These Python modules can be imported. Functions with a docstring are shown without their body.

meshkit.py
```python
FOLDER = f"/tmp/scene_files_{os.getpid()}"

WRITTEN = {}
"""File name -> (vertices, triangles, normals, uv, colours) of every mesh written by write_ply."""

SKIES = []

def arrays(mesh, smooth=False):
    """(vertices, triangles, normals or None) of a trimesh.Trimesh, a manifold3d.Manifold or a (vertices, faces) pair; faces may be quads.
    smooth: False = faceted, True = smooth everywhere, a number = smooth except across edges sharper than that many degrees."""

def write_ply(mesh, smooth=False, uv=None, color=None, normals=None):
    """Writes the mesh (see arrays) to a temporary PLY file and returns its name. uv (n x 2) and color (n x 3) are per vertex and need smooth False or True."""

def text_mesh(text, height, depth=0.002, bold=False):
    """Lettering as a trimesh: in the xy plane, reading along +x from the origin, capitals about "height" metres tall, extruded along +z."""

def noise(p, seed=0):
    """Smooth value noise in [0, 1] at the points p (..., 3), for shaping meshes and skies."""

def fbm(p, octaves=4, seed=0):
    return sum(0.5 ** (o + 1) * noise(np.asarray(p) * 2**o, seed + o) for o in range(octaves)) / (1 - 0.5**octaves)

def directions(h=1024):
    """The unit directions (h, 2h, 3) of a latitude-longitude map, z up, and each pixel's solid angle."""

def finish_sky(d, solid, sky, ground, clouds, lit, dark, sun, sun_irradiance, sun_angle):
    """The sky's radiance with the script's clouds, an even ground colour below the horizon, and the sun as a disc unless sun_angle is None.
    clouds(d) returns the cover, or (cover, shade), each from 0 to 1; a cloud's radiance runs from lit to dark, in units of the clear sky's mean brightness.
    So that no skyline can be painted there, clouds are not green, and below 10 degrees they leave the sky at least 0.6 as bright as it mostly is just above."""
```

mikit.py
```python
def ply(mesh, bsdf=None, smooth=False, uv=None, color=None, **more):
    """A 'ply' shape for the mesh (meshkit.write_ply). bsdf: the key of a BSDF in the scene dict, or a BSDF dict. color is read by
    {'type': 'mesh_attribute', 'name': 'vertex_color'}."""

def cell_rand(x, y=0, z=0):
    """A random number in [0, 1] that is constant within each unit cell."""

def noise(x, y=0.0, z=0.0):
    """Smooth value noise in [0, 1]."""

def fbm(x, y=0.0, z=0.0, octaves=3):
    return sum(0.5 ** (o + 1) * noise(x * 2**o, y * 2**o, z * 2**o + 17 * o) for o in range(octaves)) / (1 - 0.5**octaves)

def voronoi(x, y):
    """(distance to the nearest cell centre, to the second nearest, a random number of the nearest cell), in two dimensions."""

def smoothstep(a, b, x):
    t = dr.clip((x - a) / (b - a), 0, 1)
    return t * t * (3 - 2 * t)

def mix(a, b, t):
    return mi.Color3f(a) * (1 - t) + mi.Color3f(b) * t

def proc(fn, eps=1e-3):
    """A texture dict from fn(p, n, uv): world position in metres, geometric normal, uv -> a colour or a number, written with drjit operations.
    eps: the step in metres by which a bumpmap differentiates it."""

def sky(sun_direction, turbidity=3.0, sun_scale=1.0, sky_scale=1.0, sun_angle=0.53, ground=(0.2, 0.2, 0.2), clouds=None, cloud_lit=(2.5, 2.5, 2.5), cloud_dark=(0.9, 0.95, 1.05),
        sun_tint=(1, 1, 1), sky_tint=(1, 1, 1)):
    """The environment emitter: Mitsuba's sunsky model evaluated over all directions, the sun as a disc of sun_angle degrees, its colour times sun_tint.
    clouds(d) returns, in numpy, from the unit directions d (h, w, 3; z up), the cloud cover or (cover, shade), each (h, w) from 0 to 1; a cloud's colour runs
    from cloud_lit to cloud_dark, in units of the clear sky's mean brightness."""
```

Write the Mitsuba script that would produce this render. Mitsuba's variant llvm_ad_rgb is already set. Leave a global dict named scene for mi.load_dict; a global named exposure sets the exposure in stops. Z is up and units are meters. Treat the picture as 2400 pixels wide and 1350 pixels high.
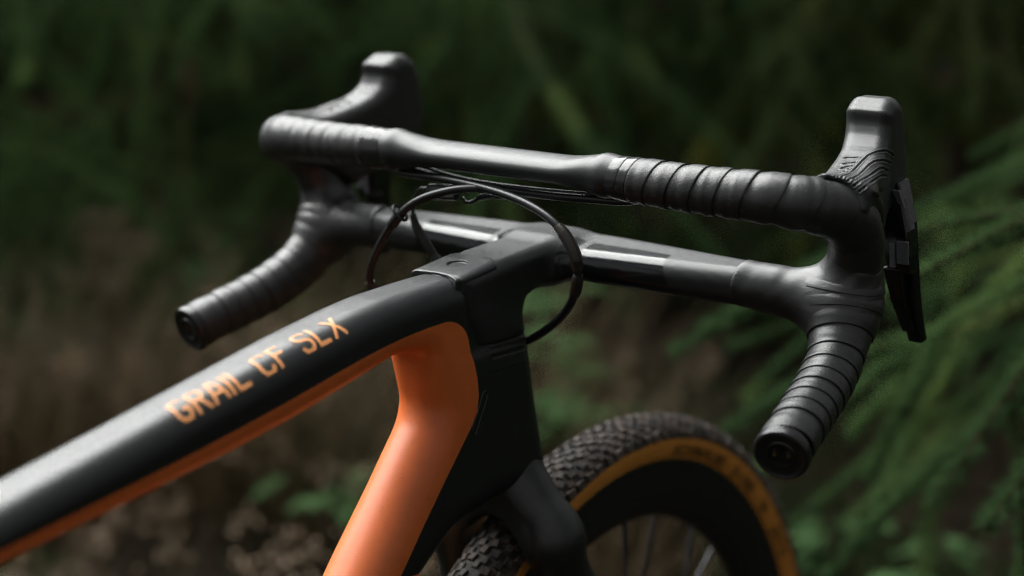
import math, random
import numpy as np, trimesh, shapely, drjit as dr, mitsuba as mi, mikit, meshkit
from shapely.geometry import Polygon
from scipy.spatial import cKDTree
from scipy.interpolate import CubicSpline
from scipy.ndimage import gaussian_filter1d
from mikit import proc, noise, fbm, smoothstep, mix

T = mi.ScalarTransform4f
scene, labels = {}, {}
rng = np.random.default_rng(7)
GROUND = -0.85

# ------------------------------------------------------------------ camera, sky, exposure
EYE = np.array([-0.93668, -0.75203, 0.33290])
YAW, PITCH, ROLL = math.radians(37.1136), math.radians(-16.1781), math.radians(-2.1904)
FWD = np.array([math.cos(PITCH) * math.cos(YAW), math.cos(PITCH) * math.sin(YAW), math.sin(PITCH)])
_r = np.cross(FWD, [0, 0, 1]); _r /= np.linalg.norm(_r); _u = np.cross(_r, FWD)
RIGHT = _r * math.cos(ROLL) + _u * math.sin(ROLL)
UP = -_r * math.sin(ROLL) + _u * math.cos(ROLL)
scene['camera'] = {'type': 'thinlens', 'fov': 29.6107, 'fov_axis': 'x', 'aperture_radius': 0.0108, 'focus_distance': 1.215,
                   'near_clip': 0.05, 'far_clip': 400.0, 'to_world': T().look_at(origin=EYE.tolist(), target=(EYE + FWD).tolist(), up=UP.tolist())}
SUN = (0.16, 0.58, 0.76)
scene['sky'] = mikit.sky(SUN, turbidity=3, sun_scale=0.55, sun_angle=64, sky_scale=0.09, clouds=lambda d: 1.0, sun_tint=(.78, .95, 1.23))
exposure = 3.8


# ------------------------------------------------------------------ helpers
def numbered(key):
    if key not in scene and key not in labels and not any(k.startswith(key + '__') for k in scene):
        return key
    n = 1
    while True:
        k = f'{key}_{n:03d}'
        if k not in scene and k not in labels and not any(x.startswith(k + '__') for x in scene):
            return k
        n += 1


def add(key, mesh, bsdf, smooth=True, num=True, **kw):
    key = numbered(key) if num else key
    scene[key] = mikit.ply(mesh, bsdf, smooth=smooth, **kw)
    return key


def mirror(mesh):
    v, f = np.array(mesh[0]), np.array(mesh[1])
    return v * [1, -1, 1], f[:, ::-1]


def join(parts):
    V, F, n = [], [], 0
    for v, f in parts:
        V.append(v); F.append(np.asarray(f) + n); n += len(v)
    return np.vstack(V), np.vstack(F)


def tri(f):
    f = np.asarray(f)
    return np.vstack([f[:, [0, 1, 2]], f[:, [0, 2, 3]]]) if f.shape[1] == 4 else f


def unit(v):
    v = np.asarray(v, float)
    return v / np.maximum(np.linalg.norm(v, axis=-1, keepdims=True), 1e-12)


def smin(a, b, k):
    h = np.maximum(k - np.abs(a - b), 0) / k
    return np.minimum(a, b) - h * h * k * 0.25


def smax(a, b, k):
    return -smin(-a, -b, k)


def sdf_mesh(f, lo, hi, h, iters=3):
    """Dual mesh of the zero set of f, its vertices moved onto the surface."""
    lo, hi = np.array(lo, float), np.array(hi, float)
    n = np.ceil((hi - lo) / h).astype(int) + 1
    ax = [lo[k] + h * np.arange(n[k]) for k in range(3)]
    P = np.stack(np.meshgrid(*ax, indexing='ij'), -1).reshape(-1, 3)
    D = np.concatenate([f(P[i:i + 400000]) for i in range(0, len(P), 400000)]).reshape(n)
    inside = D < 0
    c = sum(inside[i:n[0] - 1 + i, j:n[1] - 1 + j, k:n[2] - 1 + k].astype(np.int8) for i in (0, 1) for j in (0, 1) for k in (0, 1))
    act = (c > 0) & (c < 8)
    idx = -np.ones(act.shape, int)
    cells = np.argwhere(act)
    idx[act] = np.arange(len(cells))
    acc, cnt = np.zeros((len(cells), 3)), np.zeros(len(cells))
    corner = np.array([(i, j, k) for i in (0, 1) for j in (0, 1) for k in (0, 1)])
    for a in range(8):
        for b in range(a + 1, 8):
            if np.abs(corner[a] - corner[b]).sum() != 1:
                continue
            A, B = cells + corner[a], cells + corner[b]
            da, db = D[tuple(A.T)], D[tuple(B.T)]
            m = (da < 0) != (db < 0)
            t = np.where(m, da / np.where(m, da - db, 1), 0)[:, None]
            acc += np.where(m[:, None], A + (B - A) * t, 0); cnt += m
    V = lo + h * acc / cnt[:, None]
    F = []
    for k in range(3):
        sl = [slice(1, n[i] - 1) for i in range(3)]; sl[k] = slice(0, n[k] - 1)
        s2 = list(sl); s2[k] = slice(1, n[k])
        a, b = inside[tuple(sl)], inside[tuple(s2)]
        base = np.argwhere(a != b) + np.array([0 if i == k else 1 for i in range(3)])
        up = a[a != b]
        i1, i2 = (k + 1) % 3, (k + 2) % 3
        e1, e2 = np.eye(3, dtype=int)[i1], np.eye(3, dtype=int)[i2]
        q = np.stack([idx[tuple((base - e1 - e2).T)], idx[tuple((base - e2).T)], idx[tuple(base.T)], idx[tuple((base - e1).T)]], 1)
        q = np.where(up[:, None], q, q[:, ::-1])
        F.append(q)
    F = np.vstack(F)
    F = F[(F >= 0).all(1)]
    e = h * 0.15
    for _ in range(iters):
        d = f(V)
        g = np.stack([(f(V + np.eye(3)[k] * e) - f(V - np.eye(3)[k] * e)) / (2 * e) for k in range(3)], -1)
        step = (d / np.maximum((g ** 2).sum(-1), 0.2))[:, None] * g
        ln = np.linalg.norm(step, axis=1, keepdims=True)
        V = V - step * np.minimum(1, 0.6 * h / np.maximum(ln, 1e-12))
    return V, tri(F)


def relax(v, f, n=6, lam=.5, mu=-.52):
    """Taubin smoothing: takes out the last unevenness of a dual mesh."""
    import scipy.sparse as sp
    e = np.vstack([f[:, [0, 1]], f[:, [1, 2]], f[:, [2, 0]]])
    A = sp.coo_matrix((np.ones(2 * len(e)), (np.r_[e[:, 0], e[:, 1]], np.r_[e[:, 1], e[:, 0]])), shape=(len(v), len(v))).tocsr()
    A.data[:] = 1
    W = sp.diags(1 / np.maximum(np.asarray(A.sum(1)).ravel(), 1)) @ A
    v = v.copy()
    for _ in range(n):
        for k in (lam, mu):
            v = v + k * (W @ v - v)
    return v, f


def rounded(pts, r, r2=None):
    p = Polygon(pts)
    r2 = r if r2 is None else r2
    return p.buffer(-r, 16).buffer(r, 16).buffer(r2, 16).buffer(-r2, 16)


class Profile:
    """Signed distance in the xz plane to a rounded outline."""
    def __init__(self, poly, step=0.00015, smooth=0.0):
        if poly.geom_type != 'Polygon':
            poly = max(poly.geoms, key=lambda g: g.area)
        ring = shapely.geometry.polygon.orient(poly, 1.0).exterior
        L = ring.length; m = int(L / step)
        c = np.array([ring.interpolate(s).coords[0] for s in np.linspace(0, L, m, endpoint=False)])
        # light smoothing of the outline
        for _ in range(6):
            c = 0.5 * c + 0.25 * (np.roll(c, 1, 0) + np.roll(c, -1, 0))
        if smooth:
            c = gaussian_filter1d(c, smooth / (L / m), axis=0, mode='wrap')
        t = unit(np.roll(c, -1, 0) - np.roll(c, 1, 0))
        self.c, self.n = c, np.stack([t[:, 1], -t[:, 0]], 1)
        self.tree = cKDTree(c)

    def __call__(self, x, z):
        q = np.stack([x, z], 1)
        d, i = self.tree.query(q)
        s = ((q - self.c[i]) * self.n[i]).sum(1)
        return np.where(np.abs(s) > 0.6 * d, s, np.sign(s) * d)


def extrude(d2, y, w, r):
    qx, qy = np.maximum(d2 + r, 0), np.maximum(np.abs(y) - w + r, 0)
    return np.sqrt(qx * qx + qy * qy) + np.minimum(np.maximum(d2 + r, np.abs(y) - w + r), 0) - r


def capsule(p, a, b, ra, rb):
    a, b = np.array(a, float), np.array(b, float)
    ab = b - a
    t = np.clip(((p - a) @ ab) / (ab @ ab), 0, 1)
    return np.linalg.norm(p - a - t[:, None] * ab, axis=1) - (ra + (rb - ra) * t)


def spline(pts, n=200, k=None):
    pts = np.asarray(pts, float)
    s = np.concatenate([[0], np.cumsum(np.linalg.norm(np.diff(pts, axis=0), axis=1))])
    cs = CubicSpline(s, pts)
    S = np.linspace(0, s[-1], n)
    return S, cs(S), unit(cs(S, 1)), cs


def frames(tan, ref=(0, 0, 1)):
    """Parallel-transported (u, v) normals along a curve."""
    u = np.zeros_like(tan); r = np.array(ref, float)
    for i, t in enumerate(tan):
        r = r - t * (r @ t); r /= np.linalg.norm(r); u[i] = r
    return u, np.cross(tan, u)


def tube(pts, r, n=14, m=None, smoothpath=True, cap=True):
    pts = np.asarray(pts, float)
    if smoothpath and len(pts) > 2:
        S, C, tn, _ = spline(pts, m or 12 * len(pts))
    else:
        C = pts; tn = unit(np.gradient(pts, axis=0))
    u, v = frames(tn, (0.13, 0.21, 0.97))
    R = np.broadcast_to(np.asarray(r, float) if np.ndim(r) == 0 else np.interp(np.linspace(0, 1, len(C)), np.linspace(0, 1, len(r)), r), (len(C),))
    th = np.linspace(0, 2 * np.pi, n, endpoint=False)
    V = C[:, None] + R[:, None, None] * (np.cos(th)[None, :, None] * u[:, None] + np.sin(th)[None, :, None] * v[:, None])
    return grid_mesh(V, cap, C)


def grid_mesh(V, cap=False, C=None):
    m, n = V.shape[:2]
    i, j = np.meshgrid(np.arange(m - 1), np.arange(n), indexing='ij')
    a, b = i * n + j, i * n + (j + 1) % n
    F = tri(np.stack([a, b, b + n, a + n], -1).reshape(-1, 4))
    W = V.reshape(-1, 3)
    if cap:
        k = len(W); W = np.vstack([W, V[0].mean(0), V[-1].mean(0)])
        j = np.arange(n)
        F = np.vstack([F, np.stack([(j + 1) % n, j, 0 * j + k], 1), np.stack([(m - 1) * n + j, (m - 1) * n + (j + 1) % n, 0 * j + k + 1], 1)])
    return W, F


def lathe(prof, origin, axis, n=64, ref=(0, 0, 1)):
    """prof: list of (distance along the axis, radius)."""
    ax = unit(axis); u = np.array(ref, float); u = unit(u - ax * (u @ ax)); v = np.cross(ax, u)
    th = np.linspace(0, 2 * np.pi, n, endpoint=False)
    V = np.stack([np.asarray(origin) + ax * a + r * (np.cos(th)[:, None] * u + np.sin(th)[:, None] * v) for a, r in prof])
    return grid_mesh(V)


def box(size, center=(0, 0, 0), rot=None, bevel=0.0):
    import manifold3d as m3
    s = np.array(size, float)
    if bevel > 0:
        pts = np.array([(x, y, z) for x in (-1, 1) for y in (-1, 1) for z in (-1, 1)]) * (s / 2 - bevel)
        sp = m3.Manifold.sphere(bevel, 12)
        m = m3.Manifold.batch_hull([sp.translate(tuple(q)) for q in pts])
    else:
        m = m3.Manifold.cube(tuple(s), True)
    k = m.to_mesh()
    v = k.vert_properties[:, :3].astype(float)
    if rot is not None:
        v = v @ np.asarray(rot).T
    return v + np.asarray(center), np.array(k.tri_verts)


# ------------------------------------------------------------------ materials
def principled(color, rough, spec=0.5, metallic=0.0, coat=0.0, two=False, **kw):
    c = color if isinstance(color, dict) else {'type': 'rgb', 'value': list(color)}
    b = {'type': 'principled', 'base_color': c, 'roughness': rough, 'specular': spec, 'metallic': metallic, **kw}
    if coat:
        b['clearcoat'] = coat; b['clearcoat_gloss'] = 0.95
    return {'type': 'twosided', 'bsdf': b} if two else b


# paint border of the frame in side view: orange lies below zb(x) and behind xb(z)
ZB = [(-.60, -.056), (-.45, -.0466), (-.393, -.0438), (-.338, -.0410), (-.308, -.0394), (-.279, -.0377), (-.246, -.0354), (-.213, -.0327), (-.188, -.0304), (-.165, -.0280), (-.140, -.0252), (-.120, -.0233), (-.101, -.0219), (-.080, -.0212), (-.060, -.0213), (-.0394, -.0224), (-.024, -.0245), (0.10, -.035)]
XB = [(-.60, -.53), (-.1719, -.1014), (-.128, -.0565), (-.098, -.0245), (-.0882, -.0172), (-.078, -.0150), (-.0655, -.0156), (-.045, -.0195), (-.0267, -.0238), (.05, -.036)]


def piecewise(x, pts):
    out = mi.Float(pts[0][1])
    for (a, fa), (b, fb) in zip(pts[:-1], pts[1:]):
        out = dr.select(x >= a, fa + (fb - fa) * dr.clip((x - a) / (b - a), 0, 1), out)
    return out


def paint_mask(p):
    a = piecewise(p.x, ZB) - p.z
    b = (piecewise(p.z, XB) - p.x) * 0.8
    k = 0.016
    m = dr.minimum(a, b) - dr.square(dr.maximum(k - dr.abs(a - b), 0)) / (4 * k)
    low = smoothstep(-.0003, .0003, -.247 - (p.x + p.z) - .58 * (.117 - (p.x - p.z)))        # below this the whole down tube is orange again
    return dr.maximum(smoothstep(-.00025, .00025, m), low * smoothstep(-.01, .0, p.x - p.z))


def frame_color(p, n, uv):
    grime = 0.9 + 0.2 * fbm(p.x * 60, p.y * 60, p.z * 60)
    speck = smoothstep(.80, .84, noise(p.x * 900, p.y * 900, p.z * 900)) * 0.22
    orange = mix((0.74, 0.160, 0.034), (0.40, 0.10, 0.03), speck) * grime
    black = mi.Color3f(0.0065, 0.0074, 0.0092) * (0.9 + 0.3 * fbm(p.x * 300, p.y * 300, p.z * 300))
    return mix(black, orange, paint_mask(p))


def frame_rough(p, n, uv):
    return mix(mi.Color3f(.39), mi.Color3f(.42), paint_mask(p)).x + .05 * fbm(p.x * 80, p.y * 80, p.z * 80)


scene['frame_paint'] = principled(proc(frame_color), proc(frame_rough), 0.75)


def deck_rough(p, n, uv):
    ay = dr.abs(p.y)
    e = 0.0006
    inside = smoothstep(.038, .038 + e, ay) * smoothstep(.1005 + e, .1005, ay + (p.z + .006) * .4) * smoothstep(.1005, .099, p.x + .0 * ay)
    corner = smoothstep(.024, .0245, ay) * smoothstep(.0331, .033, ay) * smoothstep(.062, .0625, p.x) * smoothstep(.1005, .099, p.x)
    g = dr.maximum(inside, corner)
    return .43 + .04 * fbm(p.x * 80, p.y * 80, p.z * 80) - .26 * g


def satin_black(p, n, uv):
    return mi.Color3f(0.0065, 0.0074, 0.0092) * (0.85 + 0.4 * fbm(p.x * 200, p.y * 200, p.z * 200))


scene['deck_carbon'] = principled(proc(satin_black), proc(deck_rough), 0.7)
scene['satin_carbon'] = principled(proc(satin_black), 0.43, 0.85)


def tape_color(p, n, uv):
    f = fbm(p.x * 120, p.y * 120, p.z * 120)
    s = smoothstep(.72, .9, noise(p.x * 700, p.y * 700, p.z * 700))
    return mi.Color3f(.010, .0105, .012) * (0.8 + 0.4 * f) * (1 + .4 * s)


def tape_rough(p, n, uv):
    return .38 + .12 * fbm(p.x * 150, p.y * 150, p.z * 150)


def tape_bump(p, n, uv):
    return .5 * noise(p.x * 1800, p.y * 1800, p.z * 1800) + fbm(p.x * 260, p.y * 260, p.z * 260)


scene['tape'] = {'type': 'bumpmap', 'texture': proc(tape_bump, 2e-4), 'scale': 0.00016, 'bsdf': principled(proc(tape_color), proc(tape_rough), 0.9)}
scene['finish_band'] = principled((.02, .02, .022), 0.24, 0.7)


def hood_color(p, n, uv):
    return mi.Color3f(.011, .0115, .0135) * (0.85 + 0.3 * fbm(p.x * 200, p.y * 200, p.z * 200))


scene['hood_rubber'] = principled(proc(hood_color), 0.48, 0.8)
scene['gloss_black'] = principled((.006, .006, .008), 0.12, 0.5)
scene['gloss_grey'] = principled((.11, .11, .125), 0.30, 0.6)
scene['hose_plastic'] = principled((.010, .010, .012), 0.32, 0.55)
scene['sleeve_plastic'] = principled((.022, .018, .015), 0.30, 0.5)
scene['matte_black'] = principled((.010, .010, .010), 0.5, 0.4)
scene['steel'] = principled((.35, .36, .38), 0.3, 0.5, metallic=1.0)
scene['steel_dark'] = principled((.10, .10, .11), 0.28, 0.5, metallic=0.9)
scene['gold_pin'] = principled((.7, .52, .25), 0.3, 0.5, metallic=1.0)
scene['decal_orange'] = principled((.86, .36, .13), 0.45, 0.6)
scene['print_white'] = principled((.30, .30, .31), 0.5, 0.4)
scene['print_black'] = principled((.018, .014, .011), 0.6, 0.3)
scene['print_dark'] = principled((.004, .004, .004), 0.7, 0.2)


def tan_color(p, n, uv):
    f = fbm(p.x * 90, p.y * 90, p.z * 90)
    return mix((.66, .25, .045), (.76, .32, .065), f)


scene['tan_wall'] = principled(proc(tan_color), 0.55, 0.4)


def tread_color(p, n, uv):
    f = smoothstep(.35, .75, fbm(p.x * 120, p.y * 120, p.z * 120))
    return mix((.012, .012, .012), (.045, .034, .028), f)


scene['tread_rubber'] = principled(proc(tread_color), 0.75, 0.35)


def knob_color(p, n, uv):
    f = smoothstep(.3, .7, fbm(p.x * 150, p.y * 150, p.z * 150))
    return mix((.017, .015, .014), (.064, .045, .035), f)


scene['dusty_knob'] = principled(proc(knob_color), 0.7, 0.4)
scene['rim_carbon'] = principled((.013, .013, .014), 0.5, 0.4)
scene['spoke_steel'] = principled((.045, .045, .05), 0.4, 0.5, metallic=0.6)

# ------------------------------------------------------------------ bicycle: frame
B = 'bicycle'
labels[B] = {'label': 'gravel bicycle with orange and black frame, taped double-deck handlebar and tan-sided front tyre', 'category': 'bicycle'}
frame_poly = [(-.56, -.040), (-.46, -.0345), (-.358, -.0225), (-.30, -.0165), (-.237, -.0095), (-.168, -.0018), (-.115, .0022), (-.0923, .0030), (-.06, .0020), (-.0245, .0002),
              (-.010, -.0018), (.010, -.006), (.028, -.014), (.038, -.028), (.0450, -.045), (.0490, -.0575), (.0620, -.1500), (.0600, -.1560), (.040, -.1585), (.000, -.162), (-.040, -.167),
              (-.080, -.192), (-.140, -.252), (-.40, -.60), (-.445, -.60), (-.215, -.262), (-.155, -.191), (-.0535, -.0885), (-.0500, -.078), (-.0545, -.040), (-.083, -.0350), (-.131, -.0418), (-.180, -.0476), (-.230, -.0512), (-.280, -.0534), (-.335, -.0552), (-.39, -.0575), (-.46, -.064), (-.56, -.076)]
fp = Polygon(frame_poly).buffer(0.005, 12).buffer(-0.005, 12).buffer(-0.003, 12).buffer(0.003, 12)
FP = Profile(fp, smooth=.004)


def chev(x, y):                      # joints run down in a shallow chevron on each side
    return np.where(x < .001, -.047 - .10 * (x + .0155), -.0487 - .165 * np.minimum(x - .001, 0) - .10 * np.maximum(x - .001, 0))


def frame_w(x, z):
    core = np.clip((x + .022) / .006, 0, 1) * np.clip((z + .055) / .006, 0, 1)
    return -.0022 * core + 0.0225 + 0.0022 * np.clip((x + .08) / .06, 0, 1) * np.clip((-z - .02) / .05, 0, 1) + .002 * np.clip((-z - .1) / .06, 0, 1)


def frame_sdf(p):
    x, y, z = p.T
    front = np.clip((x - .0) / .05, 0, 1)
    r = .0165 + .0065 * np.clip((-z - .050) / .03, 0, 1) * np.clip((.03 - x) / .03, 0, 1)
    return extrude(FP(x, z), y, frame_w(x, z), r)


fv, ff = relax(*sdf_mesh(frame_sdf, (-.50, -.0285, -.30), (.068, .0285, .008), 0.0020), 8)
add(f'{B}__frame', (fv, ff), 'frame_paint', True)
labels[f'{B}__frame'] = {'label': 'satin black frame with orange underside and orange down tube'}

# rear of the frame, out of the picture: built coarser from simple tubes that continue the same lines
rear_tubes = [tube([(-.49, 0, -.052), (-.545, 0, -.060)], [.021, .020], 20, smoothpath=False),
              tube([(-.165, 0, -.245), (-.28, 0, -.395), (-.405, 0, -.565)], [.026, .027, .03], 20),
              tube([(-.405, 0, -.565), (-.55, 0, -.045), (-.562, 0, .0)], [.024, .019, .017], 20, smoothpath=False),
              tube([(-.405, -.04, -.565), (-.405, .04, -.565)], .024, 24, smoothpath=False)]
for s in (-1, 1):
    rear_tubes += [tube([(-.42, s * .03, -.565), (-.60, s * .055, -.545), (-.83, s * .066, -.507)], [.012, .011, .009], 14),
                   tube([(-.525, s * .012, -.14), (-.62, s * .045, -.25), (-.83, s * .066, -.507)], [.009, .009, .008], 14)]
for nm, m in zip(('rear_top_tube', 'rear_down_tube', 'seat_tube', 'bottom_bracket', 'chain_stay', 'seat_stay', 'chain_stay', 'seat_stay'), rear_tubes):
    add(f'{B}__{nm}', m, 'frame_paint' if nm.startswith('rear_') else 'satin_carbon', True)
add(f'{B}__seatpost', tube([(-.556, 0, -.02), (-.590, 0, .105)], .0136, 20, smoothpath=False), 'satin_carbon')
sv = []
for xx, hw, zz in ((-.735, .064, .128), (-.72, .072, .136), (-.67, .066, .134), (-.62, .042, .128), (-.56, .025, .124), (-.49, .020, .122), (-.478, .012, .116)):
    th = np.linspace(0, 2 * np.pi, 20, endpoint=False)
    sv.append(np.stack([0 * th + xx, hw * np.cos(th), zz + (.016 + .01 * (hw > .05)) * np.sin(th) - .25 * (np.cos(th) * hw) ** 2 / .07], 1))
add(f'{B}__saddle', grid_mesh(np.array(sv), True), 'matte_black')

# spacers round the top of the head tube, stacked with open joints
head_poly = Polygon([(-.0150, .000), (.0432, .000), (.0562, -.122), (-.0100, -.122)]).buffer(-.001).buffer(.001)
HP = Profile(head_poly)
for za, zb_ in ((0.0000, -.0036), (-.0046, -.0082), (-.0092, -.0190)):
    def spacer(p, za=za, zb_=zb_):
        x, y, z = p.T
        d = extrude(HP(x, z), y, frame_w(x, z) + .0004, 0.0170)
        c = z - chev(x, y)
        return smax(smax(d, c - za, .0008), zb_ - c, .0008)
    add(f'{B}__headset_spacer', sdf_mesh(spacer, (-.02, -.026, -.082), (.06, .026, -.038), 0.0011, 4), 'satin_carbon')

# ------------------------------------------------------------------ handlebar: stem, lower deck and core of the drops (one carbon piece)
stem_poly = [(-.0225, .0002), (.03, .0022), (.085, .0015), (.112, -.004), (.116, -.014), (.108, -.026), (.085, -.0300), (.058, -.0292), (.0475, -.0318), (.0452, -.0385), (.0482, -.0530), (.0530, -.0980), (-.004, -.0980), (-.0135, -.0530), (-.0205, -.0295), (-.0222, -.012)]
SP = Profile(Polygon(stem_poly).buffer(.004, 8).buffer(-.004, 8).buffer(-.0012, 8).buffer(.0012, 8))
RC = np.array([(.0469, .0880, .0596), (.0480, .110, .0588), (.0490, .135, .0578), (.0528, .168, .0566), (.0585, .195, .0550), (.072, .2150, .0503), (.0918, .2240, .0425), (.1085, .2262, .0290), (.1172, .2235, .0120), (.1207, .2195, -.0040),
               (.1175, .2175, -.0205), (.1065, .2195, -.0370), (.0865, .2245, -.0522), (.0548, .2300, -.0637), (.0197, .2360, -.0706), (-.0065, .2408, -.0760)])
CS, CC, CT, CSP = spline(RC, 900)
CL = CS[-1]
_su = np.concatenate([[0], np.cumsum(np.linalg.norm(np.diff(RC, axis=0), axis=1))])
CR = np.interp(CS, _su, [.0128, .0130, .0132, .0138, .0145, .0155, .0160, .0160, .0158, .0160, .0166, .0168, .0162, .0158, .0154, .0150])
CTREE = cKDTree(CC)


def drop_sdf(p):
    d, i = CTREE.query(p)
    return d - CR[i]


def lower_arm(p, extra=0.0):
    return capsule(p, (.1035, .150, -.0155), (.1175, .2165, -.0235), .0138 + extra, .0165 + extra)


def deck_sdf(p):
    x, y, z = p.T
    ay = np.sqrt(y * y + .0004)
    t = np.clip(ay / .16, 0, 1)
    xc = .1005 + .004 * t ** 2
    zc = -.0128 - .0030 * t ** 1.5
    a = .0225 - .0085 * np.clip((ay - .05) / .11, 0, 1)
    b = .0104 + .0022 * t
    r = np.minimum(b - .0005, .0098)
    qx, qz = np.abs(x - xc) - a + r, np.abs(z - zc - .10 * (x - xc)) - b + r
    d = np.hypot(np.maximum(qx, 0), np.maximum(qz, 0)) + np.minimum(np.maximum(qx, qz), 0) - r
    return smax(d, np.abs(y) - .1575, .003)


def bar_sdf(p):
    x, y, z = p.T
    stem = extrude(SP(x, z), y, .0228 - .002 * np.clip((x - .02) / .06, 0, 1) + .0021 * np.clip((-z - .018) / .028, 0, 1), 0.0085 + .007 * np.clip((-z - .018) / .028, 0, 1))
    stem = smax(stem, chev(x, y) + .0004 - z, .0008)
    return smin(stem, deck_sdf(p), .018)


add(f'{B}__handlebar', relax(*sdf_mesh(bar_sdf, (-.027, -.176, -.056), (.128, .176, .008), 0.0018), 6), 'deck_carbon')
labels[f'{B}__handlebar'] = {'label': 'matt black stem and lower deck with glossy black panels'}
# cap on the stem top with its bolt
cap_poly = Polygon([(-.0235, .0200), (-.0225, .0205), (.004, .0205), (.0145, .0200), (.0185, .014), (.0185, -.014), (.0140, -.0212), (-.012, -.0212), (-.0235, -.0212), (-.0265, -.0195), (-.0225, -.010), (-.0215, .0), (-.0228, .012)]).buffer(-.001, 6).buffer(.001, 6)
CAPP = Profile(cap_poly, .0003)


def cap_sdf(p):
    x, y, z = p.T
    outer = extrude(SP(x, z) if False else SP(np.clip(x, -.0225, 1), z), y, .0228, .0085) - .0016
    d = smax(outer, CAPP(x, y), .0008)
    d = smax(d, -np.maximum(np.hypot(x, y) - .0066, .0012 - z), .0006)
    return smax(d, -(z + .0105), .001)


add(f'{B}__handlebar__stem_cap', sdf_mesh(cap_sdf, (-.030, -.0260, -.014), (.022, .0260, .007), 0.0008, 4), 'satin_carbon')
zc = .0012
add(f'{B}__handlebar__bolt', lathe([(zc, .0056), (zc + .0012, .0052), (zc + .0018, .0044), (zc + .0018, .0026), (zc + .0004, .0024), (zc + .0004, .0001)], (0, 0, 0), (0, 0, 1), 40), 'steel_dark', 30)
# upper crossbar, flattened in the middle
ys = np.linspace(-.108, .108, 121)
th = np.linspace(0, 2 * np.pi, 40, endpoint=False)
rings = []
for y in ys:
    ay = abs(y)
    t = float(np.clip((ay - .048) / .040, 0, 1)); t = t * t * (3 - 2 * t)
    a, b, e = .0138 + (.0134 - .0138) * t, .0078 + (.0134 - .0078) * t, 2.5 - .5 * t
    bump = .0012 * math.exp(-((ay - .0855) / .006) ** 2)
    cx = .0475 + .0005 * t
    cz = .0600 - .0006 * t
    px = np.sign(np.cos(th)) * np.abs(np.cos(th)) ** (2 / e) * (a + bump)
    pz = np.sign(np.sin(th)) * np.abs(np.sin(th)) ** (2 / e) * (b + bump)
    til = .16 * (1 - t)
    rings.append(np.stack([cx + px * math.cos(til) - pz * math.sin(til), 0 * th + y, cz + px * math.sin(til) + pz * math.cos(til)], 1))
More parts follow.
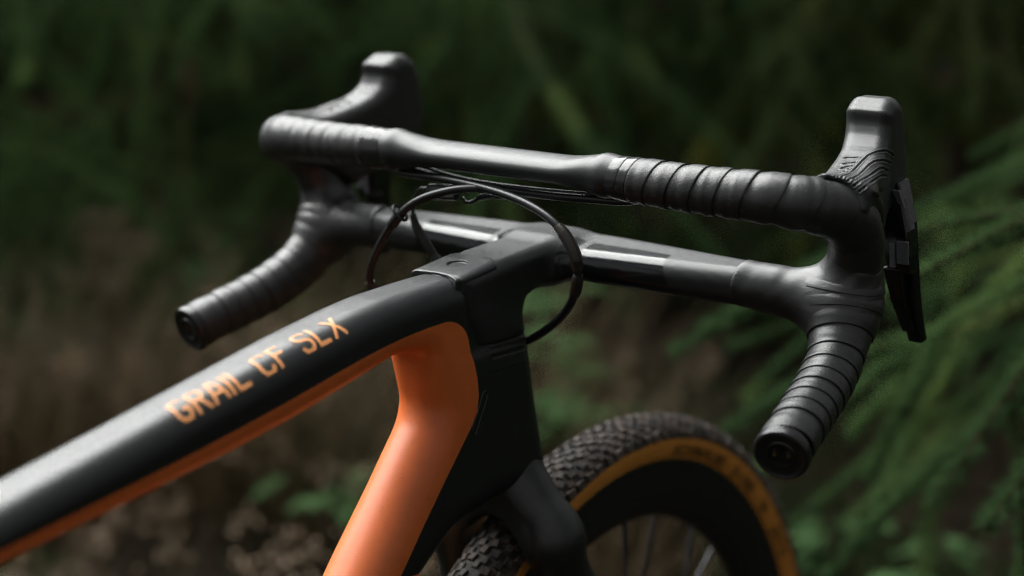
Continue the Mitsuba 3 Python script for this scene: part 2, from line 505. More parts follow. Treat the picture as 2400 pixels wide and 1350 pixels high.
add(f'{B}__upper_crossbar', grid_mesh(np.array(rings)[::-1]), 'satin_carbon')

# ------------------------------------------------------------------ bar tape: every wrap a sleeve whose free edge lies over the next
NTH = 72
THE = np.linspace(0, 2 * np.pi, NTH, endpoint=False)


def junction_sdf(p):
    return smin(drop_sdf(p), lower_arm(p), .024)


CU, CV = frames(CT, (0, 0, 1))
UI = lambda s: np.stack([np.interp(s, CS, CU[:, k]) for k in range(3)], -1)
VI = lambda s: np.stack([np.interp(s, CS, CV[:, k]) for k in range(3)], -1)


def surface(S, TH):
    """Centre and outward direction at (S, TH), and the radius at which the bar with its web ends."""
    C, u, v = CSP(np.clip(S, 0, CL)), UI(S), VI(S)
    d = np.cos(TH)[..., None] * u + np.sin(TH)[..., None] * v
    rho = np.interp(S, CS, CR)
    near = (S > .196) & (S < .282)
    if near.any():
        c, dd = C[near], d[near]
        t = rho[near] * .9
        for _ in range(26):
            t = np.clip(t - .8 * junction_sdf(c + dd * t[:, None]), .008, .0275)
        sn = S[near]
        fade = np.clip((sn - .197) / .024, 0, 1) * np.clip((.281 - sn) / .020, 0, 1)
        fade = fade * fade * (3 - 2 * fade)
        rho = rho.copy(); rho[near] += (t - rho[near]) * fade
    return C, d, rho


def wrap(s_free, s_tuck, thick, tilt, phase, seed, kind=1.0):
    m = 22
    w = np.linspace(0, 1, m)
    w = np.concatenate([[0, 0], w])
    W, TH = np.meshgrid(w, THE, indexing='ij')
    S = s_free + (s_tuck - s_free) * W + tilt * np.cos(TH - phase)
    C, d, rho = surface(S, TH)
    # puffed across, thinner where the neighbour lies over it, with soft creases round the bar
    q = np.stack([S * 150, np.cos(TH) * .30 + seed * 7.3, np.sin(TH) * .30], -1)
    calm = 1 - .75 * np.exp(-((S - .235) / .03) ** 2)
    crease = ((meshkit.noise(q * [1.6, .7, .7]) - .5) * .0009 + (meshkit.noise(q * [3.1, 1.6, 1.6]) - .5) * .0003) * calm
    h = thick * (1 - .72 * W) + .00042 * np.sin(np.pi * np.clip(W * 1.4, 0, 1)) * kind + crease * np.clip(W * 6, 0, 1) * kind
    h[0] = -.0006; h[1] = thick * .72
    S2 = S.copy(); 
    P = C + d * (rho + h)[..., None]
    v, f = grid_mesh(P)
    return v, f[:, ::-1]


def tape_set(fn, base):
    for side in (1, -1):
        part = numbered(base)
        for item in fn():
            name, mesh, mat = item
            add(f'{part}__{name}', mesh if side > 0 else mirror(mesh), mat, True)


def upper_wraps():
    out = []
    s0 = .0035
    out.append(('finishing_band', wrap(s0 + .0085, s0, .0013, .0020, 0.1, 90, .3), 'finish_band'))
    out.append(('finishing_band', wrap(s0 + .0155, s0 + .004, .0016, .0026, 0.1, 91, .4), 'finish_band'))
    edges = [.0335, .0485, .0640, .0800, .0965, .1140, .1320, .1530]
    prev = s0 + .008
    for k, e in enumerate(edges):
        out.append(('wrap', wrap(e, prev - .004, .0017, .0042, 0.25, 10 + k), 'tape'))
        prev = e
    return out


def drop_wraps():
    out = []
    edges = [.1780, .2060, .2240, .2400, .2560, .2720, .2860, .2995, .3120, .3250, .3375, .3500, CL - .0035]
    prev = .150
    for k, e in enumerate(edges):
        out.append(('wrap', wrap(e, prev - .004, .0017, .0030, 2.6, 40 + k, .9), 'tape'))
        prev = e
    return out


tape_set(upper_wraps, f'{B}__bar_tape')
tape_set(drop_wraps, f'{B}__bar_tape')


# stretched tape over the lower arm
def cuff_sdf(p):
    x, y, z = p.T
    s = (y - .15) * 230 - z * 160 + x * 60
    wr = (meshkit.noise(np.stack([s * .55, x * 30, z * 30 + 5], -1)) - .5) * .0011
    end = np.clip((y - .150) / .004, 0, 1)
    d = smin(drop_sdf(p), lower_arm(p, .0006), .024) - .0009 - wr
    d = smax(d, .1515 + .10 * z + .06 * (x - .1) - y, .0015)
    return smax(d, capsule(p, (.1035, .150, -.0155), (.1190, .212, -.0175), .032, .032), .002)


cuff = sdf_mesh(cuff_sdf, (.075, .144, -.052), (.152, .245, .022), 0.0015)
for side in (1, -1):
    add(f'{B}__bar_tape__cuff', cuff if side > 0 else mirror(cuff), 'tape')

# bar end plugs
c_end, t_end = CSP(CL), unit(CSP(CL, 1))
for side in (1, -1):
    plug = lathe([(-.004, .0150), (-.0012, .0166), (.0000, .0172), (.0040, .0172), (.0056, .0164), (.0062, .0150), (.0056, .0142), (.0050, .0120), (.0050, .0092), (.0058, .0086), (.0058, .0074), (.0036, .0070), (.0036, .0001)], c_end, t_end)
    key = add(f'{B}__bar_end_plug', plug if side > 0 else mirror(plug), 'hose_plastic', 35)
    e3 = c_end + t_end * .0040
    up = unit(np.array([0, 0, 1.0]) - t_end * t_end[2]); rt = np.cross(up, t_end)
    R = np.stack([rt, up, t_end], 1)
    for sg in (-1, 1):
        for dz, mat, nm, sz in ((.0014, 'steel', 'pin', (.0011, .0011, .001)), (-.0010, 'gold_pin', 'pin', (.0020, .0009, .001))):
            m = box(sz, e3 + rt * sg * .0043 + up * (dz - .001 * 0), R)
            add(f'{key}__{nm}', m if side > 0 else mirror(m), mat, False)
    m = lathe([(.0, .0024), (.0008, .0022), (.0010, .0016), (.0010, .0001)], e3 + up * .0042, t_end, 24)
    add(f'{key}__button', m if side > 0 else mirror(m), 'gloss_black', 40)

# ------------------------------------------------------------------ brake hoods and levers (built for the left, mirrored for the right)
import manifold3d as m3
hood_prof = [(.086, .046), (.092, .0590), (.102, .0604), (.122, .0626), (.141, .0660), (.154, .0700), (.1620, .0755), (.1655, .0820), (.1650, .0895), (.1655, .0908), (.1770, .0966), (.1880, .0958), (.1965, .0900), (.2020, .0780), (.2050, .0620), (.2065, .0450), (.2045, .0365),
             (.2000, .0300), (.1740, .0210), (.1500, .0100), (.1320, .0060), (.1000, .0260)]
HOODP = Profile(Polygon(hood_prof).buffer(-.001, 8).buffer(.001, 8).buffer(.006, 8).buffer(-.006, 8), .0002, .0009)


def hood_y(x):
    return .2225 - .262 * np.clip(x - .100, -.01, .072) - .05 * np.clip(x - .172, 0, .1)


def hood_sdf(p):
    x, y, z = p.T
    w = .0158 + .0030 * np.clip((.155 - x) / .045, 0, 1) - .0016 * np.clip((x - .180) / .025, 0, 1) + .0004 * np.exp(-((x - .172) / .012) ** 2) * np.clip((z - .08) / .01, 0, 1)
    body = extrude(HOODP(x, z), y - hood_y(x), w, .0085)
    body = smax(body, -(x - .088 + .35 * (y - .215)), .004)
    skirt = smax(drop_sdf(p) - .0046, .0172 - (.62 * x - .36 * y + .69 * z), .0032)
    skirt = smax(skirt, .083 - x - .8 * (y - .216), .0032)
    skirt = smax(skirt, x - .155, .002)
    return smin(body, skirt, .012)


GROOVES = [
    [(.0879, -.2282, .0653), (.1068, -.2223, .0627), (.1217, -.2195, .0626), (.1359, -.2179, .0650), (.1434, -.2175, .0667), (.1484, -.2199, .0679), (.1559, -.2218, .0676), (.1631, -.2218, .0657), (.1740, -.2193, .0619), (.1757, -.2192, .0602)],
    [(.0896, -.2314, .0632), (.0954, -.2321, .0636), (.1177, -.2263, .0622), (.1303, -.2248, .0640), (.1391, -.2246, .0646), (.1475, -.2253, .0635), (.1637, -.2216, .0592), (.1718, -.2195, .0561)],
    [(.0907, -.2349, .0602), (.0930, -.2367, .0621), (.1097, -.2338, .0615), (.1267, -.2308, .0608), (.1379, -.2286, .0606), (.1499, -.2256, .0580), (.1635, -.2217, .0531)],
    [(.0910, -.2382, .0570), (.0941, -.2403, .0592), (.1115, -.2369, .0589), (.1300, -.2319, .0571), (.1461, -.2268, .0542), (.1581, -.2231, .0510)],
    [(.1362, -.2050, .0651), (.1375, -.2059, .0654), (.1382, -.2097, .0655), (.1396, -.2125, .0657)], [(.1275, -.2088, .0635), (.1293, -.2101, .0639), (.1304, -.2130, .0641), (.1319, -.2147, .0643)], [(.1201, -.2112, .0624), (.1220, -.2111, .0626), (.1241, -.2127, .0630), (.1255, -.2141, .0632)]]
GROOVES += [[(x - .0002, y, z), (x + .0002, y, z)] for x, y, z in ((.1262, -.2155, .0633), (.1206, -.2158, .0624), (.1156, -.2158, .0620), (.1112, -.2158, .0619), (.0970, -.2212, .0645), (.0858, -.2249, .0662))]


def subdivide(v, f):
    m = trimesh.Trimesh(v, f, process=False)
    return trimesh.remesh.subdivide(m.vertices, m.faces)


hv, hf = relax(*sdf_mesh(hood_sdf, (.076, .168, -.016), (.229, .252, .101), 0.0013), 5)
if GROOVES:
    hv, hf = subdivide(hv, hf)
    gp = np.vstack([np.stack([np.interp(np.linspace(0, 1, 160), np.linspace(0, 1, len(g)), np.array(g)[:, k]) for k in range(3)], 1) for g in GROOVES])
    gt = cKDTree(gp * [1, -1, 1])
    near = gt.query(hv)[0] < .004
    fs = near[hf].any(1)
    v2, f2 = trimesh.remesh.subdivide(hv, hf, face_index=np.nonzero(fs)[0])
    hv, hf = v2, f2
    dist = gt.query(hv)[0]
    nrm = trimesh.Trimesh(hv, hf, process=False).vertex_normals
    hv = hv - nrm * (.0009 * np.exp(-(dist / .00058) ** 2) - .0003 * np.exp(-((dist - .0013) / .0005) ** 2))[:, None]


def hull_chain(st, r=.0016, seg=10):
    ball = m3.Manifold.sphere(r, seg)
    out = []
    for a, b in zip(st[:-1], st[1:]):
        pts = []
        for (x, y, z, hx, hy) in (a, b):
            pts += [(x + sx * (hx - r), y + sy * (hy - r), z) for sx in (-1, 1) for sy in (-1, 1)]
        out.append(m3.Manifold.batch_hull([ball.translate(tuple(q)) for q in pts]))
    m = m3.Manifold.batch_boolean(out, m3.OpType.Add).to_mesh()
    return m.vert_properties[:, :3].astype(float), np.array(m.tri_verts)


blade = hull_chain([(.1920, .2205, .040, .0085, .0055), (.1905, .2260, .014, .0062, .0075), (.1905, .2285, -.006, .0056, .0070), (.1910, .2308, -.030, .0052, .0064), (.1930, .2330, -.050, .0048, .0059), (.1970, .2350, -.0655, .0042, .0052)])
paddle = hull_chain([(.1830, .2205, .030, .0060, .0045), (.1780, .2235, .012, .0070, .0085), (.1765, .2255, -.004, .0070, .0088), (.1780, .2262, -.0145, .0060, .0080)])
paddle2 = hull_chain([(.1790, .2258, -.0140, .0050, .0060), (.1835, .2280, -.036, .0040, .0052), (.1890, .2325, -.057, .0030, .0042)])
pad = hull_chain([(.1700, .2298, .0060, .0012, .0040), (.1705, .2300, -.0082, .0012, .0041)], .0006)
pad_side = hull_chain([(.1698, .2229, .0042, .0012, .0018), (.1703, .2233, -.0112, .0012, .0019)], .0005)
pivot = hull_chain([(.1795, .2262, .0375, .0015, .0026), (.1815, .2298, .0265, .0015, .0016)], .0006)
blade, paddle2, pivot = ((m[0] + [-.003, -.0045, 0], m[1]) for m in (blade, paddle2, pivot))
for side in (1, -1):
    fx = (lambda m: m) if side > 0 else mirror
    key = add(f'{B}__brake_hood', fx((hv, hf)), 'hood_rubber')
    sh = fx
    lev = add(f'{B}__brake_lever', sh(blade), 'gloss_black', 25)
    add(f'{lev}__shift_paddle', sh(paddle), 'gloss_black', 25)
    add(f'{lev}__shift_paddle', sh(paddle2), 'gloss_black', 25)
    add(f'{lev}__paddle_pad', sh(pad), 'gloss_grey', 25)
    add(f'{lev}__paddle_pad', sh(pad_side), 'gloss_grey', 25)
    add(f'{lev}__pivot_cap', sh(pivot), 'gloss_grey', 25)


def flat_text(text, height, origin, xdir, ydir, width=None, depth=.0003, bold=False):
    m = meshkit.text_mesh(text, height, depth, bold)
    v, f = np.array(m.vertices), np.array(m.faces)
    if width:
        v[:, 0] *= width / v[:, 0].max()
    xd = unit(xdir); nd = unit(np.cross(xd, ydir)); yd = np.cross(nd, xd)
    return np.asarray(origin) + v[:, :1] * xd + v[:, 1:2] * yd + v[:, 2:] * nd, f


def project(f, P, d, dist=.012, n=40):
    """Moves the points P along d onto the zero set of f (sphere tracing)."""
    P = np.array(P, float); d = unit(d)
    for _ in range(n):
        P = P + d * np.clip(f(P), -dist, dist)[:, None] * .8
    return P


tm = meshkit.text_mesh('SHIMANO', .01, .0001, True)
v, f = trimesh.remesh.subdivide_to_size(np.array(tm.vertices), np.array(tm.faces)[tm.face_normals[:, 2] > .5], .0022, max_iter=12)
uu, vv = ((v[:, k] - v[:, k].min()) / np.ptp(v[:, k]) for k in (0, 1))
BL, BR, TL, TR = (np.array(q) for q in ((.1031, -.2420, .0513), (.1499, -.2256, .0435), (.0993, -.2424, .0552), (.1403, -.2287, .0488)))
P = BL * ((1 - uu) * (1 - vv))[:, None] + BR * (uu * (1 - vv))[:, None] + TL * ((1 - uu) * vv)[:, None] + TR * (uu * vv)[:, None]
P = project(lambda q: hood_sdf(q * [1, -1, 1]), P + [0, -.006, 0], (0, 1, 0)) + [0, -.0003, 0]
add(f'{key}__lettering', (P, f), 'print_dark', False)

# lettering on the top tube, laid onto its surface
LET = {'G': [[(.90, .86), (.78, .95), (.28, .95), (.10, .80), (.10, .20), (.28, .05), (.75, .05), (.90, .18), (.90, .40), (.52, .40)]], 'R': [[(.10, 0), (.10, .97), (.70, .97), (.90, .82), (.90, .60), (.72, .46), (.10, .46)], [(.50, .46), (.92, 0)]],
       'A': [[(.04, 0), (.36, .97), (.64, .97), (.96, 0)], [(.18, .30), (.82, .30)]], 'I': [[(.5, 0), (.5, 1)]], 'L': [[(.12, 1), (.12, .06), (.92, .06)]], 'C': [[(.92, .78), (.78, .97), (.25, .97), (.08, .80), (.08, .20), (.25, .03), (.78, .03), (.92, .22)]],
       'F': [[(.12, 0), (.12, .95), (.92, .95)], [(.12, .52), (.80, .52)]], 'S': [[(.90, .80), (.75, .97), (.25, .97), (.08, .82), (.08, .66), (.25, .53), (.75, .47), (.92, .34), (.92, .18), (.75, .03), (.25, .03), (.10, .20)]], 'X': [[(.06, 0), (.94, 1)], [(.06, 1), (.94, 0)]]}


def stroke_text(text, lw, lh, gap, space, pen):
    out, x = [], 0.0
    for ch in text:
        if ch == ' ':
            x += space; continue
        w = pen if ch == 'I' else lw
        for st in LET[ch]:
            line = shapely.LineString([(x + (q[0] * w if ch != 'I' else w * .5), q[1] * lh) for q in st])
            out.append(line.buffer(pen / 2, cap_style='flat', join_style='mitre', mitre_limit=2))
        x += w + gap
    u_ = shapely.union_all(out).intersection(shapely.box(-.01, 0, 1, lh))
    ms = [trimesh.creation.triangulate_polygon(g, engine='earcut') for g in getattr(u_, 'geoms', [u_])]
    V, F, k = [], [], 0
    for v_, f_ in ms:
        V.append(np.column_stack([v_, np.zeros(len(v_))])); F.append(np.asarray(f_) + k); k += len(v_)
    return np.vstack(V), np.vstack(F)


tv, tf = stroke_text('GRAIL CF SLX', .0104, .0180, .0024, .0068, .0023)
tv, tf = trimesh.remesh.subdivide_to_size(tv, tf, .0012, max_iter=12)
cr = np.cross(tv[tf[:, 1]] - tv[tf[:, 0]], tv[tf[:, 2]] - tv[tf[:, 0]])[:, 2]
tf = np.where((cr > 0)[:, None], tf, tf[:, ::-1])
tv[:, 0] -= tv[:, 0].min(); tv[:, 1] -= tv[:, 1].min()
uu, vv = tv[:, 0] / tv[:, 0].max(), tv[:, 1] / tv[:, 1].max()
tx = -.2655 + uu * .1365
ang = (1 - vv)                                   # 0 at the top of a letter, 1 at its foot
ty = -.0056 - .0140 * ang
P0 = np.stack([tx, ty, 0 * tx + .03], 1)
Pz = project(frame_sdf, P0, (0, 0, -1))
eps = 1e-4
gn = unit(np.stack([frame_sdf(Pz + np.eye(3)[k] * eps) - frame_sdf(Pz - np.eye(3)[k] * eps) for k in range(3)], -1))
add(f'{B}__frame__lettering', (Pz + gn * .00035, tf), 'decal_orange', True)
labels[f'{B}__frame__lettering'] = {'label': 'orange capital lettering along the top tube'}
# moulded slot cover on the side of the head tube
slot = [(-.0055, -.080), (-.0105, -.089), (-.0165, -.098), (-.0212, -.1030), (-.0232, -.1005), (-.0205, -.094), (-.0135, -.083), (-.0085, -.0775), (-.0055, -.080)]
sp = project(frame_sdf, np.stack([np.array(slot)[:, 0], np.full(len(slot), -.045), np.array(slot)[:, 1]], 1), (0, 1, 0))
add(f'{B}__frame__port_cover', tube(sp, .0006, 8, 90), 'frame_paint')
labels[f'{B}__frame__port_cover'] = {'label': 'slim oval cable port cover on the head tube'}


# ------------------------------------------------------------------ hoses, wires and the small junction box in front of the stem
HA = [(.054, .006, -.0715), (.043, .045, -.0630), (.030, .078, -.0475), (.022, .0947, -.0293), (.020, .0913, -.0171), (.020, .0846, -.0042), (.020, .0701, .0155), (.022, .0522, .0315), (.026, .0332, .0397), (.030, .0183, .0431), (.042, -.0110, .0427), (.047, -.0449, .0418), (.049, -.0766, .0427), (.050, -.0986, .0440), (.049, -.120, .0530)]
HB = [(.050, .112, .0540), (.050, .0895, .0440), (.043, .0574, .0449), (.036, .0158, .0453), (.030, -.0234, .0424), (.026, -.0463, .0375), (.022, -.0717, .0227), (.021, -.0791, .0086), (.022, -.0783, -.0043), (.028, -.0686, -.0213), (.038, -.0481, -.0408), (.047, -.0238, -.0571), (.056, .0029, -.0718)]


def span(pts, a, b, n=12):
    S, C, tn, cs = spline(pts, 4)
    return cs(np.linspace(a, b, n) * S[-1])


ha = add(f'{B}__brake_hose', tube(HA, .00275, 16), 'hose_plastic')
hb = add(f'{B}__brake_hose', tube(HB, .00275, 16), 'hose_plastic')
for key, pts, a, b, r, mat in ((ha, HA, .235, .295, .0039, 'sleeve_plastic'), (ha, HA, .430, .470, .0037, 'hose_plastic'), (ha, HA, .640, .690, .0036, 'hose_plastic'), (hb, HB, .545, .640, .0041, 'sleeve_plastic'), (hb, HB, .648, .700, .0038, 'sleeve_plastic')):
    q = span(pts, a, b)
    add(f'{key}__sleeve', tube(q, [r * .80, r, r, r, r, r * .80], 16), mat)
# rubber ring that ties the box to the hose
S_, C_, t_, cs_ = spline(HA, 4)
o, tdir = cs_(.463 * S_[-1]), unit(cs_(.463 * S_[-1], 1))
u0 = unit(np.cross(tdir, [0, 0, 1.0])); v0 = np.cross(tdir, u0)
ang = np.linspace(0, 2 * np.pi, 40)
ring = o + np.stack([np.cos(ang) * .0046, np.sin(ang) * .0062], 1) @ np.stack([u0, v0]) + [0, 0, .0012]
add(f'{ha}__rubber_ring', tube(ring, .0011, 10, smoothpath=False, cap=False), 'matte_black')
bx = unit(np.array([-.004, -.0255, .0028])); bn = unit(np.array([-.80, .12, .42])); by = unit(np.cross(bn, bx)); bn = np.cross(bx, by)
bc = np.array([.047, .0475, .0342])
Rb = np.stack([bx, by, bn], 1)
jb = add(f'{B}__junction_box', box((.030, .0105, .0055), bc, Rb, .0016), 'hose_plastic', 30)
tj = flat_text('SHIMANO', .0026, bc - bx * .0095 + by * .0000 + bn * .0028, bx, by, .0125)
add(f'{jb}__lettering', tj, 'print_white', False)
# thin electric wires and their plugs
wires = [[(.052, .0340, .0310), (.050, .0290, .0285), (.050, .0238, .0300), (.050, .0170, .0338), (.050, .0093, .0350), (.052, -.0048, .0372), (.051, -.040, .040), (.050, -.098, .0445), (.049, -.118, .052)],
         [(.050, .0620, .0335), (.052, .0760, .0270), (.050, .0770, .0180), (.050, .0764, .0120)],
         [(.050, .112, .053), (.056, .080, .0450), (.060, .0565, .0412), (.060, .0384, .0382), (.060, .0239, .0370), (.056, .0160, .0345), (.052, .0120, .0335)],
         [(.050, .108, .052), (.055, .070, .0475), (.055, .0450, .0440), (.055, .0234, .0425), (.054, .0000, .0425), (.052, -.03, .0435), (.050, -.10, .047)]]
for w in wires:
    k = add(f'{B}__electric_wire', tube(w, .0013, 10), 'hose_plastic')
    if w is wires[0]:
        add(f'{k}__plug', tube(span(w, .10, .17), [.0016, .0022, .0022, .0016], 12), 'hose_plastic')
        add(f'{k}__plug', tube(span(w, .20, .26), [.0018, .0026, .0026, .0018], 12), 'gloss_black')
# thick boot of the wire that drops into the frame
boot = [(.050, .0770, .0150), (.050, .0757, .0090), (.050, .0730, .0040), (.050, .0690, -.0012), (.050, .0645, -.0072), (.051, .0580, -.0170), (.052, .050, -.032), (.053, .035, -.052), (.054, .012, -.066)]
add(f'{B}__wire_boot', tube(boot, [.0022, .0034, .0034, .0030, .0052, .0058, .0060, .0056, .005, .005, .004], 16), 'matte_black')

# ------------------------------------------------------------------ fork
WC, WYAW, WTILT = np.array([.1549, 0.0, -.5058]), .0683, -.0185
WN = unit(np.array([-math.sin(WYAW), math.cos(WYAW), math.tan(WTILT)]))
WX = unit(np.cross(WN, [0, 0, 1.0])); WZ = np.cross(WX, WN)
WX, WZ = (WX, WZ) if WX[0] > 0 else (-WX, WZ)
WZ = WZ if WZ[2] > 0 else -WZ


def fork_sdf(p):
    x, y, z = p.T
    d = capsule(p, (.0410, 0, -.136), (.0375, 0, -.160), .0215, .0235)
    for s in (-1, 1):
        d = smin(d, capsule(p, (.0390, s * .006, -.154), (.0355, s * .0430, -.1930), .0225, .0205), .010)
        q = (p - [0, s * .0465, 0]) * [1.0, 1.3, 1.0]
        legs = smin(capsule(q, (.0355, s * -.004, -.1930), (.0540, 0, -.246), .0205, .0200), capsule(q, (.0540, 0, -.246), (.160, s * .010, -.510), .0200, .012), .012)
        d = smin(d, legs * .9, .012)
    tyre = np.hypot(np.hypot(x - WC[0], z - WC[2]) - .318, y) - .0262
    return smax(d, -tyre, .006)


add(f'{B}__fork', sdf_mesh(fork_sdf, (.000, -.080, -.300), (.112, .080, -.112), 0.0024), 'satin_carbon')
for s in (-1, 1):
    add(f'{B}__fork_leg_end', tube([(.0745, s * .0475, -.292), (.155, s * .052, -.506)], [.0165, .013], 18, smoothpath=False), 'satin_carbon')

# ------------------------------------------------------------------ front wheel
FW = f'{B}__front_wheel'


def wheel_pt(r, off, a):
    r, off, a = np.broadcast_arrays(r, off, a)
    return WC + off[..., None] * WN + r[..., None] * (np.cos(a)[..., None] * WX + np.sin(a)[..., None] * WZ)


def ringmesh(prof, n=288, centre=WC):
    a = np.linspace(0, 2 * np.pi, n, endpoint=False)
    V = np.stack([wheel_pt(np.full(n, r), np.full(n, o), a) for o, r in prof]) - WC + centre
    return grid_mesh(V)


tread_prof = [(s * .0217 * math.cos(t), .3215 + .0165 * math.sin(t)) for s, t in [(1, t) for t in np.linspace(.0, math.pi / 2, 9)] + [(-1, t) for t in np.linspace(math.pi / 2, 0, 9)[1:]]]
side_prof = [(.0160, .3062), (.0178, .3085), (.0200, .3122), (.0214, .3165), (.0218, .3200), (.0216, .3228)]
tanL = ringmesh([(o, r) for o, r in side_prof])
tanR = ringmesh([(-o, r) for o, r in side_prof][::-1])
rim_prof = [(.0140, .3108), (.0160, .3086), (.0155, .3058), (.0146, .301), (.0132, .290), (.0110, .275), (.0075, .2640), (.0035, .2595), (0, .2590)]
rim = ringmesh([(-o, r) for o, r in rim_prof] + [(o, r) for o, r in rim_prof[::-1][1:]])


def fix(m):
    """Outward winding for a ring whose profile may run either way."""
    t = trimesh.Trimesh(m[0], m[1], process=False)
    k = len(t.faces) // 3
    return m


def flip(m):
    return m[0], m[1][:, ::-1]


def outward(m, ring_r):
    t = trimesh.Trimesh(*m, process=False)
    c = t.triangles_center - WC
    off = c @ WN; rad = c - off[:, None] * WN; rl = np.linalg.norm(rad, axis=1, keepdims=True)
    axis_pt = rad / rl * ring_r
    s = np.sign((t.face_normals * (c - axis_pt)).sum(1)).sum()
    return m if s > 0 else flip(m)


add(f'{FW}__tyre', outward(ringmesh(tread_prof), .318), 'tread_rubber')
add(f'{FW}__sidewall', outward(tanL, .312), 'tan_wall')
add(f'{FW}__sidewall', outward(tanR, .312), 'tan_wall')
labels[f'{FW}__sidewall_001'] = {'label': 'tan tyre wall with dark printed lettering'}
add(f'{FW}__rim', outward(rim, .285), 'rim_carbon')
# printed lettering round the right-hand sidewall
for text, a0, da, hgt in (('SCHWALBE', 74.0, -17.5, .0095), ('G-ONE', 53.0, -8.6, .0092), ('R', 40.0, -2.2, .0085), ('BITE', 33.0, -7.0, .0085)):
    tm = meshkit.text_mesh(text, .01, .0001, True)
    v, f = trimesh.remesh.subdivide_to_size(np.array(tm.vertices), np.array(tm.faces)[tm.face_normals[:, 2] > .5], .0016, max_iter=12)
    v[:, 0] -= v[:, 0].min(); v[:, 1] -= v[:, 1].min()
    a = np.radians(a0 + da * v[:, 0] / v[:, 0].max())
    r = .3082 + hgt * v[:, 1] / v[:, 1].max()
    o = np.interp(r, [q[1] for q in side_prof], [q[0] for q in side_prof]) + .0004
    P = wheel_pt(r, -o, a)
    k = add(f'{FW}__lettering', (P, f), 'print_black', True)
# hub and spokes
add(f'{FW}__hub', lathe([(-.052, .0001), (-.052, .010), (-.034, .012), (-.030, .021), (-.026, .021), (-.022, .011), (.022, .011), (.026, .021), (.030, .021), (.034, .012), (.052, .010), (.052, .0001)], WC, WN, 40), 'satin_carbon', 30)
NS = 28
for i in range(NS):
    s = 1 if i % 2 else -1
    ar = 2 * math.pi * (i + .32) / NS
    ah = ar + (1.25 if (i // 2) % 2 else -1.25)
    a = wheel_pt(np.array(.0195), np.array(s * .028), np.array(ah)); b = wheel_pt(np.array(.2605), np.array(s * .002), np.array(ar))
    add(f'{FW}__spoke', tube([a, a + (b - a) * .86, b], [.0009, .0009, .0009, .0009, .0009, .0010, .0018], 8, 24, smoothpath=False) if False else tube(np.linspace(0, 1, 12)[:, None] * (b - a) + a, [.0010] * 10 + [.0019, .0019], 8, smoothpath=False), 'spoke_steel')
# tread knobs
NK = 290
knobs = []


def frustum(c, t, w, n, lt, lw, h):
    """A tread block: base centre c, along the rolling direction t, across w, outward n."""
    b = np.array([(-1, -1), (1, -1), (1, 1), (-1, 1)]) * .5
    lo = c + b[:, :1] * t * lt + b[:, 1:] * w * lw - n * .0008
    hi = c + b[:, :1] * t * lt * .82 + b[:, 1:] * w * lw * .82 + n * h
    return np.vstack([lo, hi])


KF = np.array([[4, 5, 6], [4, 6, 7], [0, 1, 5], [0, 5, 4], [1, 2, 6], [1, 6, 5], [2, 3, 7], [2, 7, 6], [3, 0, 4], [3, 4, 7], [0, 2, 1], [0, 3, 2]])
kr = np.random.default_rng(5)
for i in range(NK):
    a = 2 * math.pi * i / NK
    cols = (-.95, -.52, -.17, .17, .52, .95) if i % 2 == 0 else (-.72, -.34, .0, .34, .72)
    for c in cols:
        if abs(c) > .9 and i % 4 == 2:
            pass
        psi = c * 1.33 + kr.normal(0, .018)
        aa = a + kr.normal(0, .0022)
        off, rad = .0217 * math.sin(psi), .3215 + .0165 * math.cos(psi)
        p = wheel_pt(np.array(rad), np.array(off), np.array(aa))
        er = math.cos(aa) * WX + math.sin(aa) * WZ; et = -math.sin(aa) * WX + math.cos(aa) * WZ
        n = unit(math.sin(psi) * WN / .0217 + math.cos(psi) * er / .0165); w = np.cross(et, n)
        big = abs(c) > .9
        tw = kr.normal(0, .16); et, w = et * math.cos(tw) + w * math.sin(tw), w * math.cos(tw) - et * math.sin(tw)
        v = frustum(p, et, w, n, (.0115 if big else .0080) * kr.uniform(.82, 1.1), (.0062 if big else .0056) * kr.uniform(.85, 1.1), (.0019 if not big else .0024) * kr.uniform(.7, 1.15))
        knobs.append((p, n, v))
kp, kn = np.array([k[0] for k in knobs]), np.array([k[1] for k in knobs])
rel = kp - EYE
dz = rel @ FWD
sx, sy = rel @ RIGHT / dz / math.tan(math.radians(29.6107 / 2)), rel @ UP / dz / math.tan(math.radians(29.6107 / 2)) * 16 / 9
face = -(unit(rel) * kn).sum(1)
vis = (np.abs(sx) < 1.02) & (np.abs(sy) < 1.03) & (face > .12)
score = np.where(vis, face / dz ** 2, -1)
chosen = set(np.argsort(-score)[:300][score[np.argsort(-score)[:300]] > 0].tolist())
for i in sorted(chosen):
    add(f'{FW}__knob', (knobs[i][2], KF[:, ::-1]), 'dusty_knob', False)
rest = [(knobs[i][2], KF[:, ::-1]) for i in range(len(knobs)) if i not in chosen]
k = add(f'{FW}__knob_field', join(rest), 'dusty_knob', False)
labels[k] = {'label': 'remaining small tread knobs round the tyre', 'kind': 'stuff'}
# rear wheel, out of the picture
RWC = np.array([-.830, 0, -.5058])
add(f'{B}__rear_wheel__tyre', (lambda m: (m[0] - WC + RWC, m[1]))(outward(ringmesh(tread_prof, 96), .318)), 'tread_rubber')
for m in (tanL, tanR):
    mm = outward(m, .312); add(f'{B}__rear_wheel__sidewall', (mm[0] - WC + RWC, mm[1]), 'tan_wall')
mm = outward(rim, .285); add(f'{B}__rear_wheel__rim', (mm[0] - WC + RWC, mm[1]), 'rim_carbon')
add(f'{B}__rear_wheel__hub', lathe([(-.06, .0001), (-.06, .012), (-.03, .022), (.03, .022), (.06, .012), (.06, .0001)], RWC, WN, 32), 'satin_carbon', 30)




# ------------------------------------------------------------------ forest: ground, spruces, dry grass and plants
VF, VR = np.array([math.cos(YAW), math.sin(YAW)]), np.array([math.sin(YAW), -math.cos(YAW)])


